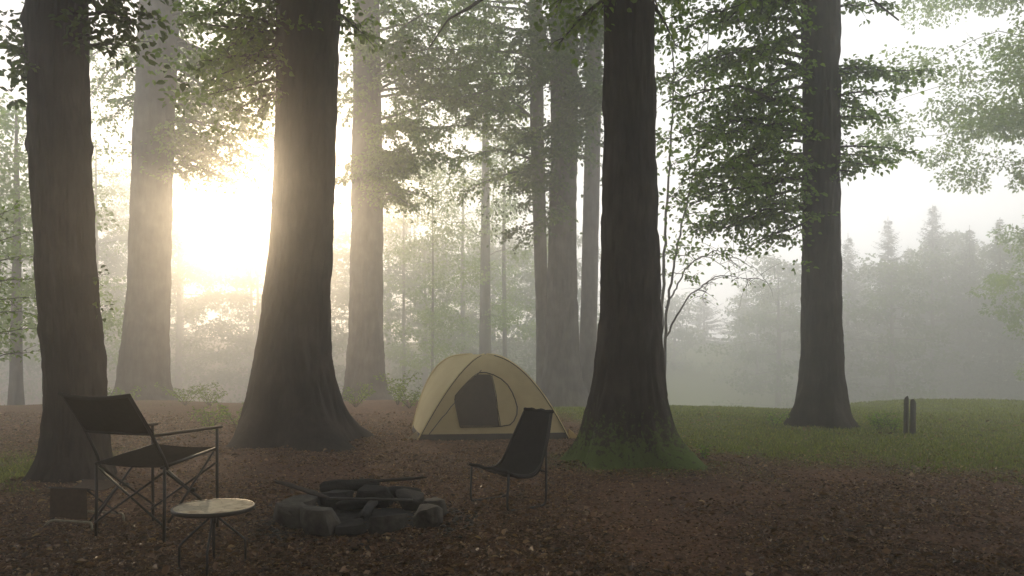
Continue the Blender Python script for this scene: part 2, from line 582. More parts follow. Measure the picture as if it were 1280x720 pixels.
class Tree:
    def __init__(self, name, label, cat, d, base_px, rows, top, seed, mat, leafmat, group, nseg=144, bark=.036, roots=7, knobs=()):
        self.rng = np.random.default_rng(seed)
        self.d = d
        if d > 20:                       # the foot stands on the falling ground: stretch the flare down to it
            xm = (rows[0][1] + rows[0][2]) / 2
            g_ = float(gz(np.array([(xm - 640) / F * d]), np.array([d]))[0])
            yb, y1 = HORIZ + (CAMZ - g_) * F / d + 1, max(r_[0] for r_ in rows)
            rows = [(y if y < 465 else 465 + (y - 465) * (yb - 465) / (y1 - 465), a, c) for y, a, c in rows]
        prof = trace(rows, d, 0)
        prof.sort()
        bx = prof[0][1]
        g = float(gz(np.array([bx]), np.array([d]))[0])
        self.base = np.array([bx, d, g])
        z, x, y, r = prof[0]
        # sink the foot in the ground
        prof.insert(0, (min(z, g) - .22, x, y, r * 1.12))
        zt, xt, yt, rt = prof[-1]
        zb, xb, yb, rb = prof[-4] if len(prof) > 4 else prof[-2]
        sl = (xt - xb) / max(.1, zt - zb)
        for k in (.25, .5, .75, 1):
            zz = zt + (top - zt) * k
            prof.append((zz, xt + sl * (zz - zt) * .6, yt, rt * (1 - .75 * k)))
        self.prof = np.array(prof)
        self.root = thing(name, label, cat, tuple(self.base), 0, group)
        loc = self.prof.copy()
        loc[:, 0] -= g; loc[:, 1] -= bx; loc[:, 2] -= d
        self.trunk = MB()
        trunk_mesh(self.trunk, loc, nseg=nseg, seed=seed, bark=bark, roots=roots, knobs=knobs)
        self.wood, self.leaf = MB(), MB()
        self.mat, self.leafmat, self.top = mat, leafmat, top
        self.crown_obj = None

    def at(self, z):
        p = self.prof
        return np.array([np.interp(z, p[:, 0], p[:, 1]), np.interp(z, p[:, 0], p[:, 2]), z])

    def limb(self, z, tip, **kw):
        tip = np.asarray(tip, float)
        limb(self.wood, self.leaf, self.at(z) - self.base, tip - self.base, self.rng, **kw)

    def upper(self, n, z0, length, ln=.16, **kw):
        """the crown above what the photograph shows"""
        rng = self.rng
        for i in range(n):
            z = z0 + (self.top - z0 - .5) * (i + rng.uniform(0, 1)) / n
            a = i * 2.4 + rng.uniform(-.4, .4)
            k = length * (1 - .55 * (z - z0) / (self.top - z0)) * rng.uniform(.75, 1.1)
            p = self.at(z)
            e = p + np.array([math.cos(a) * k, math.sin(a) * k, rng.uniform(-.05, .5) * k])
            c = curve(p - self.base, e - self.base, .08, rng)
            self.wood.tube(c, .07 * (1 - .85 * np.linspace(0, 1, len(c))), 6, cap=False)
            t = rng.uniform(.2, 1.05, 8)
            cen = p - self.base + (e - p) * t[:, None] + rng.normal(0, .45, (8, 3)) * np.array([1, 1, .5])
            w_ = cen + self.base
            cen = cen[(w_[:, 1] < 1.5) | (w_[:, 2] > CAMZ + (HORIZ + 30) * np.maximum(w_[:, 1] + .8, .1) / F + .55)]
            if len(cen):
                clumps(self.leaf, cen, .75, 34, ln * 1.5, rng)

    def finish(self):
        self.trunk.build('trunk', self.mat, self.root)
        if self.leaf.n:
            build_crown(self.wood, self.leaf, self.mat, self.leafmat, self.root)
        return self.root


GROVE = 'large trees standing around the camp'
trees = {}
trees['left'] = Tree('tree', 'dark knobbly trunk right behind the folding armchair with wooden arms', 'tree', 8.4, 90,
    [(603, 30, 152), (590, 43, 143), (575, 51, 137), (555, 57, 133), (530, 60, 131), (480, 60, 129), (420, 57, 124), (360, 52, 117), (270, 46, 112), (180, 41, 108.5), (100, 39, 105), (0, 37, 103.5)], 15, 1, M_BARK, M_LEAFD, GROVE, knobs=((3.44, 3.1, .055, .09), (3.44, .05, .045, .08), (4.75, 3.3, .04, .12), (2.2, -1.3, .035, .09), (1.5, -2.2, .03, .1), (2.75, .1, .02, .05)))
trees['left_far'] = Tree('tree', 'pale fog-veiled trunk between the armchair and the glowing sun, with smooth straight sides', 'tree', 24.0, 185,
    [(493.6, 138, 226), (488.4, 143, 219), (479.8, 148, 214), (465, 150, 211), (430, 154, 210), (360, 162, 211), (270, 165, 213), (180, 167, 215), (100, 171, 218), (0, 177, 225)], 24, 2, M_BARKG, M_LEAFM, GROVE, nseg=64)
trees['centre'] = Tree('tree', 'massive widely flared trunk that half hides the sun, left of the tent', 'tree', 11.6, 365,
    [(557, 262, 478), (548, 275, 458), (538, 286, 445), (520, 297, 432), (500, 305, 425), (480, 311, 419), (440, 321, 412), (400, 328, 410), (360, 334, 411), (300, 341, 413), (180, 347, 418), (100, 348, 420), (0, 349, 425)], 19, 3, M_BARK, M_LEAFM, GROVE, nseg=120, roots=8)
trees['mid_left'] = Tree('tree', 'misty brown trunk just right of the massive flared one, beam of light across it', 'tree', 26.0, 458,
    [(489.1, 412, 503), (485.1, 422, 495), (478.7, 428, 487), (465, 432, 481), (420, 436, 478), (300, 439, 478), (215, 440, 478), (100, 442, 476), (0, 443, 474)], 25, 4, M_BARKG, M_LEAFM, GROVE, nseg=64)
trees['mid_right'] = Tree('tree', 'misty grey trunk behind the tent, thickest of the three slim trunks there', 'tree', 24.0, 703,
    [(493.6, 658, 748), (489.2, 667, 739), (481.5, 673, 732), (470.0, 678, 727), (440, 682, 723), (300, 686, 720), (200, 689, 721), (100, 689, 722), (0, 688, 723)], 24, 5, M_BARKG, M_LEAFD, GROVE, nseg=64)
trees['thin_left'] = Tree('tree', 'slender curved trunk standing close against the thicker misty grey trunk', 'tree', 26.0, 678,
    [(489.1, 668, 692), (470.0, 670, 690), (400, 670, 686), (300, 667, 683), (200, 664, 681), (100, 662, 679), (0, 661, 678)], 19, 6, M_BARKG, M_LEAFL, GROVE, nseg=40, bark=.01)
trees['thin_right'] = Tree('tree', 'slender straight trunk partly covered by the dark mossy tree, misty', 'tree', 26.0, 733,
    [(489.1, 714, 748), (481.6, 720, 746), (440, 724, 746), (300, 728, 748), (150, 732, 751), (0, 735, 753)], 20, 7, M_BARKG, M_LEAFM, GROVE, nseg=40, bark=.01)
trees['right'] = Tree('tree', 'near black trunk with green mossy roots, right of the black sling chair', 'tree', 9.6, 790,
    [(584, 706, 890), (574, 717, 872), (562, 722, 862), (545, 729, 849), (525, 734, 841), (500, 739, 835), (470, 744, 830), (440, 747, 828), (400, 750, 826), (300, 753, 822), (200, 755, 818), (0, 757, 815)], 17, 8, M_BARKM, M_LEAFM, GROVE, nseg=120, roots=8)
trees['far_right'] = Tree('tree', 'lone dark trunk on the grass beside the pair of short stakes', 'tree', 14.2, 1027,
    [(540, 972, 1090), (532, 982, 1074), (520, 988, 1066), (505, 994, 1060), (485, 999, 1056), (460, 1002, 1053), (430, 1004, 1051), (300, 1005, 1048), (200, 1006, 1048), (100, 1006, 1048), (0, 1003, 1048)], 18, 9, M_BARK, M_LEAFM, GROVE, nseg=80)

# --- branches the photograph shows --------------------------------------
rg = np.random.default_rng(21)


def scatter(tr, box, n, zs, dr, droop=.10, fill=14, **kw):
    """n limbs of tree tr with tips spread over a photo box (x0,y0,x1,y1) at distances dr"""
    x0, y0, x1, y1 = box
    n = int(n * 1.35)
    kw['tw'] = kw.get('tw', .16) * .85
    for i in range(n):
        px, py, d = rg.uniform(x0, x1), y0 + (y1 - y0) * (i + rg.uniform(0, 1)) / n, rg.uniform(*dr)
        tip = P(px, py, d)
        z = np.clip(tip[2] + rg.uniform(*zs), 2.5, tr.top - 1)
        tr.limb(z, tip, sag=droop * rg.uniform(.3, 1.5), **kw)
        if fill:
            m_ = rg.integers(2, 5)
            cen = tip + rg.normal(0, 1, (m_, 3)) * np.array([.55, .5, .35]) * kw['width'] - tr.base
            clumps(tr.leaf, cen, kw['width'] * rg.uniform(.35, .6), fill, kw.get('ln', .085), tr.rng, flat=.5)


T = trees
# right lone tree: left mass and the layered sprays on its right
scatter(T['far_right'], (825, -60, 900, 150), 11, (-.1, .9), (12.0, 14.6), width=.95, tw=.16)
scatter(T['far_right'], (835, 140, 930, 290), 9, (.0, .9), (12.2, 14.6), width=.85, tw=.15)
scatter(T['far_right'], (900, 20, 985, 270), 8, (.1, .9), (12.4, 14.9), width=.8, tw=.15, r0=.035)
scatter(T['far_right'], (865, 275, 955, 318), 4, (.5, 1.2), (12.4, 14.0), width=.7, tw=.15, r0=.035)
for px, py, d, z in ((1120, 5, 13.6, 6.9), (1085, -30, 14.6, 7.6), (1098, 88, 14.0, 5.9), (1163, 88, 13.8, 5.5), (1150, 100, 14.2, 5.4), (1130, 112, 13.4, 5.2), (1100, 150, 14.0, 4.9), (1115, 148, 14.5, 5.0), (1143, 190, 13.9, 4.3), (1120, 200, 14.3, 4.2), (1100, 205, 13.5, 4.1), (1070, 215, 13.8, 4.0)):
    T['far_right'].limb(P(px, py, d)[2] + .12, P(px, py, d), sag=.03, width=.48, tw=.065, r0=.025, ln=.10, spacing=.032, start=.08, flat=.6)
# mossy tree: leaves at both sides of its trunk, high
scatter(T['right'], (690, -60, 745, 60), 5, (.2, 1.2), (9.0, 10.6), width=.6, r0=.04)
scatter(T['right'], (825, -60, 890, 60), 5, (.2, 1.2), (9.2, 10.8), width=.6, r0=.04)
# misty grey trunk: dark mass between it and the mossy tree
scatter(T['mid_right'], (640, -60, 770, 120), 18, (-.3, .8), (20.5, 24.0), width=1.43, tw=0.21, ln=0.120, fill=7)
scatter(T['mid_right'], (655, 90, 765, 235), 12, (.1, 1.0), (20.5, 24.0), width=1.17, tw=0.21, ln=0.120, fill=7)
scatter(T['mid_right'], (620, 180, 690, 300), 6, (.2, 1.0), (21.0, 24.0), width=1.04, tw=0.23, ln=0.120, r0=.035, fill=7)
# slim pale trunk: light foliage left of it
scatter(T['thin_left'], (540, -60, 680, 150), 14, (-.3, .9), (23.0, 28.0), width=1.56, tw=0.25, ln=0.132)
scatter(T['thin_left'], (570, 120, 660, 250), 6, (.2, 1.0), (23.0, 28.0), width=1.17, tw=0.25, ln=0.132)
scatter(T['thin_right'], (700, -60, 800, 160), 6, (-.2, .9), (24.0, 27.0), width=1.30, tw=0.25, ln=0.132)
# brown misty trunk: the large hanging mass on its right, little on its left
scatter(T['mid_left'], (480, -60, 630, 110), 10, (-.2, 1.0), (21.5, 26.0), width=1.56, tw=0.21, ln=0.120, fill=7)
scatter(T['mid_left'], (490, 80, 640, 215), 8, (.0, 1.0), (21.5, 26.0), width=1.43, tw=0.21, ln=0.120, fill=7)
scatter(T['mid_left'], (480, 190, 545, 270), 7, (.2, 1.0), (21.8, 25.0), width=0.91, tw=0.21, ln=0.120, r0=.04, fill=7)
scatter(T['mid_left'], (410, 20, 440, 260), 5, (.2, 1.0), (23.0, 26.5), width=0.91, tw=0.25, ln=0.120, r0=.035, fill=7)
# flared tree: fringe to its left in front of the bright sky
scatter(T['centre'], (235, -60, 335, 100), 15, (-.1, .8), (10.4, 12.6), width=.75, tw=.16, r0=.04)
scatter(T['centre'], (250, 80, 335, 150), 6, (.0, .7), (10.6, 12.6), width=.55, tw=.16, r0=.03)
scatter(T['centre'], (425, -60, 470, 60), 4, (.1, .8), (10.6, 12.6), width=.6, tw=.18, r0=.03)
# pale fog-veiled trunk: fine foliage behind
scatter(T['left_far'], (225, 80, 345, 235), 22, (.1, 1.2), (22.5, 27.0), width=1.30, tw=0.29, ln=0.120)
scatter(T['left_far'], (90, 60, 165, 160), 5, (.1, 1.2), (23.0, 26.0), width=1.17, tw=0.29, ln=0.120)
scatter(T['left_far'], (225, -60, 330, 60), 6, (.1, 1.2), (22.5, 26.0), width=1.30, tw=0.29, ln=0.120)
# knobbly tree behind the armchair
scatter(T['left'], (120, -50, 172, 60), 7, (-.1, .6), (7.6, 9.0), width=.5, tw=.14, r0=.03)
scatter(T['left'], (4, 40, 36, 100), 4, (.0, .4), (7.8, 9.0), width=.25, tw=.12, r0=.015, spacing=.05)
for px, py, d, z in ((131, 343, 8.2, 2.15), (133, 383, 8.3, 1.84)):
    T['left'].limb(z, P(px, py, d), sag=.0, width=.1, tw=.09, r0=.008, ln=.06, start=.6)
scatter(T['left'], (-30, -80, 40, -10), 4, (.0, .6), (7.6, 9.0), width=.6, tw=.16, r0=.03)

# --- crowns above the picture, shading the camp
for k, n, z0, L in (('left', 26, 5.8, 4.2), ('left_far', 22, 13.2, 5.2), ('centre', 30, 7.0, 5.4), ('mid_left', 16, 13.6, 5.0), ('mid_right', 18, 13.0, 5.0), ('right', 34, 6.0, 5.0), ('far_right', 28, 8.0, 4.6), ('thin_left', 7, 13.5, 2.8), ('thin_right', 7, 13.5, 2.8)):
    T[k].upper(n, z0, L)
for t in T.values():
    t.finish()


# --- background trees -----------------------------------------------------
def back_tree(name, label, x, y, h, r, seed, leafmat, crown_z, spreadr, n, group, ln=.16, tilt=0.0, dense=False, nseg=20, tw=.45, per=34):
    rng = np.random.default_rng(seed)
    g = float(gz(np.array([x]), np.array([y]))[0])
    if y > 15:
        h, crown_z = h - g, max(.8, crown_z - g * .6)
    root = thing(name, label, 'tree', (x, y, g - .05), rng.uniform(0, 6), group)
    tb, wood, leaf = MB(), MB(), MB()
    top = np.array([tilt * h, 0, h])
    prof = [(-.2, 0, 0, r * 1.9), (0, 0, 0, r * 1.6), (.5, 0, 0, r * 1.12), (1.2, tilt * .6, 0, r), (h * .6, tilt * h * .6, rng.normal(0, .2), r * .62), (h, tilt * h, 0, r * .12)]
    trunk_mesh(tb, prof, nseg=nseg, dz=.25, bark=.008, roots=5, seed=seed, detail_to=4)
    for i in range(n):
        z = crown_z + (h * .97 - crown_z) * (i + rng.uniform(0, 1)) / n
        a = i * 2.4 + rng.uniform(-.5, .5)
        u = (z - crown_z) / (h - crown_z)
        k = spreadr * (.45 + .75 * math.sin(math.pi * min(1, u * .8 + .18))) * rng.uniform(.6, 1.15)
        p = np.array([np.interp(z, [0, h], [0, tilt * h]), 0, z])
        e = p + np.array([math.cos(a) * k, math.sin(a) * k, rng.uniform(-.1, .45) * k])
        if dense:
            c = curve(p, e, .08, rng)
            wood.tube(c, .07 * r * (1 - .85 * np.linspace(0, 1, len(c))), 6, cap=False)
            t = rng.uniform(.2, 1.05, 8)
            clumps(leaf, p + (e - p) * t[:, None] + rng.normal(0, .4, (8, 3)) * np.array([1, 1, .5]), rng.uniform(.45, .85, 8), per, ln, rng)
            continue
        limb(wood, leaf, p, e, rng, r0=.3 * r, width=spreadr * .55, ln=ln, tw=tw, spacing=ln * .75, spread=ln * 1.4)
    tb.build('trunk', M_BARKG, root)
    build_crown(wood, leaf, M_BARKG, leafmat, root)
    return root


WOOD = 'trees of the foggy wood behind the camp'
def bt(px, d, label, h, r, seed, lm, cz, sp, n, **kw):
    return back_tree('tree', label, (px - 640) / F * d, d, h, r, seed, lm, cz, sp, n, WOOD, **kw)


bt(606, 41, 'faint fog-washed trunk seen above the top of the tent', 18.0, 0.34, 31, M_LEAFL, 3.5, 3.0, 16, ln=.15, dense=True)
bt(632, 48, 'very thin, almost white trunk in fog, right of the faint one above the tent', 15.6, 0.16, 32, M_LEAFL, 3.0, 2.6, 14, ln=.15, dense=True)
bt(540, 44, 'hazy small-leaved tree filling the gap left of the tent', 12.0, 0.09, 33, M_LEAFL, 1.2, 2.4, 22, ln=.15, dense=True)
bt(505, 56, 'hazy bushy tree deep in the fog behind the brown misty trunk', 15.0, 0.14, 34, M_LEAFL, 1.6, 3.0, 20, ln=.15, dense=True)
bt(580, 62, 'palest and farthest bushy crown behind the tent', 15.6, 0.24, 35, M_LEAFL, 2.0, 3.6, 20, ln=.15, dense=True)
bt(20, 27, 'tall shadowy tree in fog left of the knobbly trunk', 9.5, .2, 36, M_LEAFM, 1.2, 3.2, 26, ln=.15, dense=True)
bt(-60, 22, 'shadowy leafy tree cut by the left side of the view', 8.5, .18, 37, M_LEAFM, 1.0, 3.0, 24, ln=.15, dense=True)
bt(120, 48, 'rounded foggy tree in the gap between knobbly and pale trunks', 13.2, 0.24, 38, M_LEAFM, 1.4, 3.6, 22, ln=.15, dense=True)
# the far wood that closes the view: one mass, open only where the low sun comes through
frng = np.random.default_rng(99)
wood, leaf = MB(), MB()
for row, (y0, y1, step) in enumerate(((64, 73, 6.5), (80, 92, 6.5))):
    x = -60.0
    while x < 62:
        y = frng.uniform(y0, y1)
        px = 640 + x / y * F
        # how far the crown may rise in the view: lower round the gap of the sun
        top_px = 215 + frng.uniform(-55, 55)
        gap = math.exp(-((px - 320) / 33) ** 2)
        gap = max(gap, math.exp(-((px - 385) / 26) ** 2))
        top_px = top_px * (1 - gap) + 300 * gap
        if px > 520: top_px = 285 + frng.uniform(-25, 30)
        if px > 700: top_px = 366 + frng.uniform(-25, 20)
        if px > 960: top_px = 338 - .16 * min(250, px - 960) + frng.uniform(-18, 22)
        if 740 < px < 960 and row < 1:
            x += 3.0
            continue
        g = float(gz(np.array([x]), np.array([y]))[0])
        h = max(2.0, CAMZ + (HORIZ - top_px) * y / F - g)
        k = min(5.0, .30 * h + 1.2)
        wood.tube([(x, y, g - .3), (x + .1, y, g + h * .5), (x, y, g + h * .95)], [.05 + .018 * h, .03 + .011 * h, .02], 8, cap=False)
        nl = int(10 + 2.6 * h)
        for i in range(nl):
            u = (i + frng.uniform(0, 1)) / nl
            z = g + .3 + (h - .5) * u
            a = i * 2.4 + frng.uniform(-.5, .5)
            L = k * (.5 + .65 * math.sin(math.pi * min(1, u * .75 + .25))) * frng.uniform(.55, 1.15)
            e = np.array([x + math.cos(a) * L, y + math.sin(a) * L, z + frng.uniform(-.25, .4) * L])
            wood.tube(np.array([(x, y, z), (e + np.array([x, y, z])) / 2 + np.array([0, 0, .1]), e]), [.05, .03, .01], 4, cap=False)
            t = frng.uniform(.25, 1.05, 5)
            cen = np.array([x, y, z]) + (e - np.array([x, y, z])) * t[:, None] + frng.normal(0, .4, (5, 3)) * np.array([1, 1, .5])
            clumps(leaf, cen, .8, 26, .30, frng)
        x += step * frng.uniform(.75, 1.2)
fo = build_crown(wood, leaf, M_BARKG, M_LEAFD, None, 'forest')
tag(fo, 'far wood closing the view, a mass of foggy crowns', kind='stuff')

# thin many-stemmed tree right of the mossy trunk
def stems(name, label, x, y, lines_, seed):
    """a slender tree of a few bending stems with hanging twigs; lines_: lists of offsets from the foot"""
    rng = np.random.default_rng(seed)
    g = float(gz(np.array([x]), np.array([y]))[0])
    root = thing(name, label, 'tree', (x, y, g - .05), 0, WOOD)
    tb, wood, leaf = MB(), MB(), MB()
    for k, (pts, r, bare) in enumerate(lines_):
        pts = np.array(pts, float)
        t = np.linspace(0, 1, len(pts)); tt = np.linspace(0, 1, 40)
        c = np.stack([np.interp(tt, t, pts[:, a]) for a in range(3)], -1)
        for _ in range(6):
            c[1:-1] = (c[:-2] + 2 * c[1:-1] + c[2:]) / 4
        c[1:-1] += rng.normal(0, .012, (38, 3))
        tb.tube(c, r * (1 - .8 * tt), 8)
        for i in range(10 if bare else 16):
            a = rng.uniform(.35, 1)
            b = np.array([np.interp(a, tt, c[:, q]) for q in range(3)])
            e = b + np.array([rng.uniform(-.3, .9), rng.uniform(-.7, .7), rng.uniform(-.5, .25)]) * rng.uniform(.5, 1.1)
            if bare:
                q = curve(b, e, .1, rng, 6, .05); wood.tube(q, np.linspace(.010, .003, 6), 4, cap=False)
                for _ in range(3):
                    f_ = q[rng.integers(2, 5)]; wood.tube(curve(f_, f_ + rng.normal(0, .25, 3), .1, rng, 4, .04), np.linspace(.005, .002, 4), 3, cap=False)
                add_leaves_along(leaf, q[3:], .08, .09, .06, rng)
            else:
                limb(wood, leaf, b, e, rng, r0=.012, width=.45, ln=.095, tw=.12)
    tb.build('trunk', M_BARKG, root)
    build_crown(wood, leaf, M_BARKG, M_LEAFM, root)


stems('slender_tree', 'pale bending stems with bare and leafy twigs against the mossy trunk', 2.95, 16.0,
      [([(0, 0, 0), (.03, 0, 2), (.12, .05, 4), (.28, .1, 6.2), (.25, .1, 9)], .045, False),
       ([(.08, .1, 0), (.12, .1, 1.9), (.34, .1, 3.4), (.75, .0, 5.2), (1.0, .1, 8)], .035, False),
       ([(.1, .05, 1.6), (.5, -.1, 2.4), (1.1, -.2, 2.85), (1.75, -.2, 2.75)], .022, True),
       ([(.12, .05, 2.2), (.6, .2, 3.1), (1.2, .2, 3.4), (1.6, .2, 3.0)], .02, True)], 46)
# leafy tree at the right side of the view
back_tree('tree', 'pale green broad-leaved tree reaching in from the right, above the fir tops', 17.6, 23.0, 15.5, .3, 48, M_LEAFL, 5.8, 5.6, 80, WOOD, ln=.115, nseg=28, dense=True, per=110)
back_tree('tree', 'soft green foggy tree beneath the reaching pale green branches', 28.0, 36.0, 11.0, .3, 49, M_LEAFL, 1.4, 5.0, 80, WOOD, ln=.15, dense=True, per=90)


def fir(px, d, h, rad, seed, label):
    rng = np.random.default_rng(seed)
    x = (px - 640) / F * d
    g = float(gz(np.array([x]), np.array([float(d)]))[0])
    root = thing('fir_tree', label, 'fir tree', (x, d, g - .05), 0, 'foggy fir trees across the meadow')
    tb, leaf = MB(), MB()
    trunk_mesh(tb, [(-.2, 0, 0, .3), (0, 0, 0, .26), (1, 0, 0, .2), (h * .6, 0, 0, .1), (h, 0, 0, .015)], nseg=14, dz=.4, bark=.006, roots=4, seed=seed, detail_to=3)
    z = .6
    sl_ = rng.uniform(.7, 1.0)
    while z < h - .15:
        u = z / h
        k = rad * (1 - u) ** sl_ + .12
        m = max(4, int(5 + 5 * (1 - u)))
        for j in range(m):
            a = rng.uniform(0, 6.283)
            L = k * rng.uniform(.5, 1.2)
            d3 = np.array([math.cos(a), math.sin(a), .25 - .55 * (1 - u)])
            p0 = np.array([0, 0, z + rng.uniform(-.15, .15)])
            n = max(4, int(L / .16))
            t = np.linspace(.08, 1, n)[:, None]
            pp = p0 + d3 * L * t + np.array([0, 0, 1.0]) * (.22 * L * t ** 2)
            for s in (-1, 1):
                sd = np.array([-math.sin(a), math.cos(a), 0]) * s
                dd = d3 * .55 + sd * .7 + np.array([0, 0, -.3]) + rng.normal(0, .16, (n, 3))
                dd /= np.linalg.norm(dd, axis=1)[:, None]
                ll = (.2 + .30 * (1 - t[:, 0]) * min(1, L)) * rng.uniform(.7, 1.3, n)
                leaf.leaves(pp, dd, np.tile([0, 0, 1.0], (n, 1)) + rng.normal(0, .3, (n, 3)), ll, ll * .34, rng.uniform(.1, .9, n))
        z += .17 + .22 * (1 - u)
    # leader
    leaf.leaves(np.array([[0, 0, h - .4]]), np.array([[0, 0, 1.0]]), np.array([[1.0, 0, 0]]), np.array([.6]), np.array([.08]), np.array([.5]))
    tb.build('trunk', M_BARK, root)
    leaf.build('crown', M_NEEDLE, root, smooth=False)


FIRS = [(1060, 52, 8.8, 2.3, 'narrow fir just right of the lone dark trunk'), (1110, 55, 10.4, 2.6, 'pointed fir, second in the row right of the lone trunk'),
        (1166, 54, 11.2, 3.2, 'tallest and widest fir across the meadow'), (1212, 50, 9.0, 2.8, 'fir with its top against the pale green leaves'),
        (1250, 47, 9.2, 3.0, 'fir under the soft green foggy tree'), (1300, 44, 9.4, 3.2, 'dark fir at the right end of the meadow'),
        (985, 66, 8.6, 2.6, 'small faint fir just left of the lone dark trunk'), (1020, 64, 7.6, 2.6, 'faint fir hidden behind the lone dark trunk'),
        (930, 70, 7.0, 2.8, 'faintest low fir below the dark hanging leaves'), (880, 72, 6.4, 3.0, 'far low fir beside the mossy trunk'),
        (1135, 64, 9.6, 3.0, 'fir in the gap behind the two pointed firs'), (1200, 64, 10.2, 3.0, 'far fir peeping out beside the tallest one'),
        (960, 72, 7.4, 2.8, 'far fir between the two faint low ones'), (1080, 68, 8.8, 3.0, 'far fir behind the narrow one'),
        (1360, 46, 10, 3.2, 'fir beyond the right end of the meadow')]
for i, (px, d, h, rad, lb) in enumerate(FIRS):
    d, rad = d * 1.38, rad * 1.75
    h = (h - CAMZ) * 1.38 + CAMZ - .5 - float(gz(np.array([(px - 640) / F * d]), np.array([float(d)]))[0])
    fir(px, d, h, rad, 60 + i, lb)

# unseen trees added behind and beside the camera to shade the camp
SHADE_TREES = 'added unseen shade trees behind and beside the viewer'
for i, (x, y, cz, lb) in enumerate(((-8.0, 3.2, 5.0, 'added shade tree close beside the camp on the left, out of view'), (7.6, 3.0, 5.0, 'added shade tree close beside the camp on the right, out of view'), (-5.0, -1.5, 4.2, 'added shade tree at the left behind the viewer'), (2.0, -2.6, 4.4, 'added shade tree straight behind the viewer'), (6.5, -3.5, 3.2, 'added shade tree at the right behind the viewer'),
                                (-3.0, -7.5, 2.5, 'second added shade tree behind the viewer, left'), (6.0, -8.0, 2.5, 'second added shade tree behind the viewer, right'),
                                (-12.5, 0.5, 2.2, 'added shade tree beside the camp on the left, out of view'), (-10.0, -6.5, 2.2, 'third added shade tree behind the viewer, far left'), (11.5, -5.0, 2.2, 'third added shade tree behind the viewer, far right'), (1.0, -11.5, 1.5, 'farthest added shade tree straight behind the viewer'))):
    back_tree('tree', lb, x, y, 16, .35, 80 + i, M_LEAFD, cz, 6.2, 62, SHADE_TREES, ln=.27, dense=True, per=40)

# ------------------------------------------------------------------ undergrowth
def plant(name, label, cat, px, d, n, h, seed, lm, ln=.07, group=None, width=.3, arch=.3, x=None):
    rng = np.random.default_rng(seed)
    x = (px - 640) / F * d if x is None else x
    g = float(gz(np.array([x]), np.array([float(d)]))[0])
    root = thing(name, label, cat, (x, d, g - .03), rng.uniform(0, 6), group)
    wood, leaf = MB(), MB()
    for i in range(n):
        a = i * 2.4 + rng.uniform(-.4, .4)
        L = h * rng.uniform(.6, 1.1)
        e = np.array([math.cos(a) * L * arch * rng.uniform(.5, 1.5), math.sin(a) * L * arch * rng.uniform(.5, 1.5), L])
        c = curve((0, 0, 0), e, .1, rng, 6, .02)
        wood.tube(c, np.linspace(.006, .002, 6), 4, cap=False)
        add_leaves_along(leaf, c, ln, ln * .5, ln * .8, rng, (.2, .95), start=.2)
        for k in range(3):
            s = c[2 + k]
            b = rng.uniform(0, 6.28)
            q = curve(s, s + np.array([math.cos(b), math.sin(b), .2]) * width * rng.uniform(.4, 1), .08, rng, 4, .02)
            wood.tube(q, np.linspace(.004, .0015, 4), 3, cap=False)
            add_leaves_along(leaf, q, ln, ln * .5, ln * .7, rng, (.2, .95))
    build_crown(wood, leaf, M_BARKG, lm, root, 'foliage')
    return root


# sapling at the left of the knobbly tree: drooping sprays
sx = (-75 - 640) / F * 9.6
root = thing('sapling', 'leafy sapling with thin drooping sprays left of the knobbly trunk', 'sapling', (sx, 9.6, float(gz(np.array([sx]), np.array([9.6]))[0]) - .05))
tb, wood, leaf = MB(), MB(), MB()
tb.tube([(0, 0, 0), (.05, 0, 1.2), (.02, .05, 2.6), (.1, .02, 4.4)], [.045, .04, .03, .01], 8)
base = np.array(root.location)
for px, py, d, z in ((28, 258, 9.3, 2.4), (48, 290, 9.6, 2.2), (44, 322, 9.2, 2.0), (52, 345, 9.9, 1.8), (30, 350, 9.0, 1.9), (60, 372, 9.7, 1.7), (40, 392, 9.4, 1.5), (62, 410, 9.9, 1.3), (20, 420, 9.2, 1.4), (50, 438, 9.6, .9), (10, 290, 9.8, 2.6), (5, 340, 9.5, 2.2), (15, 380, 9.8, 1.8)):
    limb(wood, leaf, (0, 0, max(.4, z + .1)), P(px, py, d) - base, rg, r0=.012, sag=.07, width=.34, ln=.06, tw=.11, spacing=.05, start=.15, flat=.35, tone=(.3, 1))
tb.build('trunk', M_BARKG, root)
build_crown(wood, leaf, M_BARKG, M_LEAFM, root)

plant('fern', 'small sunlit fern at the left foot of the massive flared trunk', 'fern', 262, 13.2, 7, .42, 5, M_LEAFL, .055, arch=.9, width=.2)
plant('fern', 'tall wispy fern close behind the flared trunk on its left', 'fern', 296, 13.8, 6, .5, 6, M_LEAFL, .055, arch=.7, width=.2)
plant('weed', 'leafy weeds between the lone dark trunk and the stakes', 'weed', 1098, 13.2, 8, .34, 7, M_LEAFM, .05, arch=.7, width=.14)
plant('weed', 'spindly weed right beside the pair of stakes', 'weed', 1117, 13.0, 6, .36, 8, M_LEAFM, .04, arch=.5, width=.12)
plant('weed', 'low weed at the left foot of the lone dark trunk', 'weed', 968, 13.9, 6, .28, 9, M_LEAFM, .05, arch=.9, width=.14)
plant('weed', 'single sprout just right of the mossy roots', 'weed', 879, 9.8, 4, .2, 10, M_LEAFM, .04, arch=.4, width=.08)
plant('shrub', 'pale foggy shrub behind the left side of the tent', 'shrub', 497, 19.5, 8, .8, 11, M_LEAFL, .07, arch=.5, width=.4)

for i, (px_, d_) in enumerate(((150, 18.5), (232, 18.8), (262, 19.5), (445, 18.4), (512, 18.0), (560, 19.0), (612, 18.6))):
    plant('fern', 'low fern at the misty edge where the ground drops away', 'fern', px_, d_, 9, .5, 300 + i, M_LEAFL, .06, 'low ferns at the misty edge of the ground', arch=1.1, width=.25)

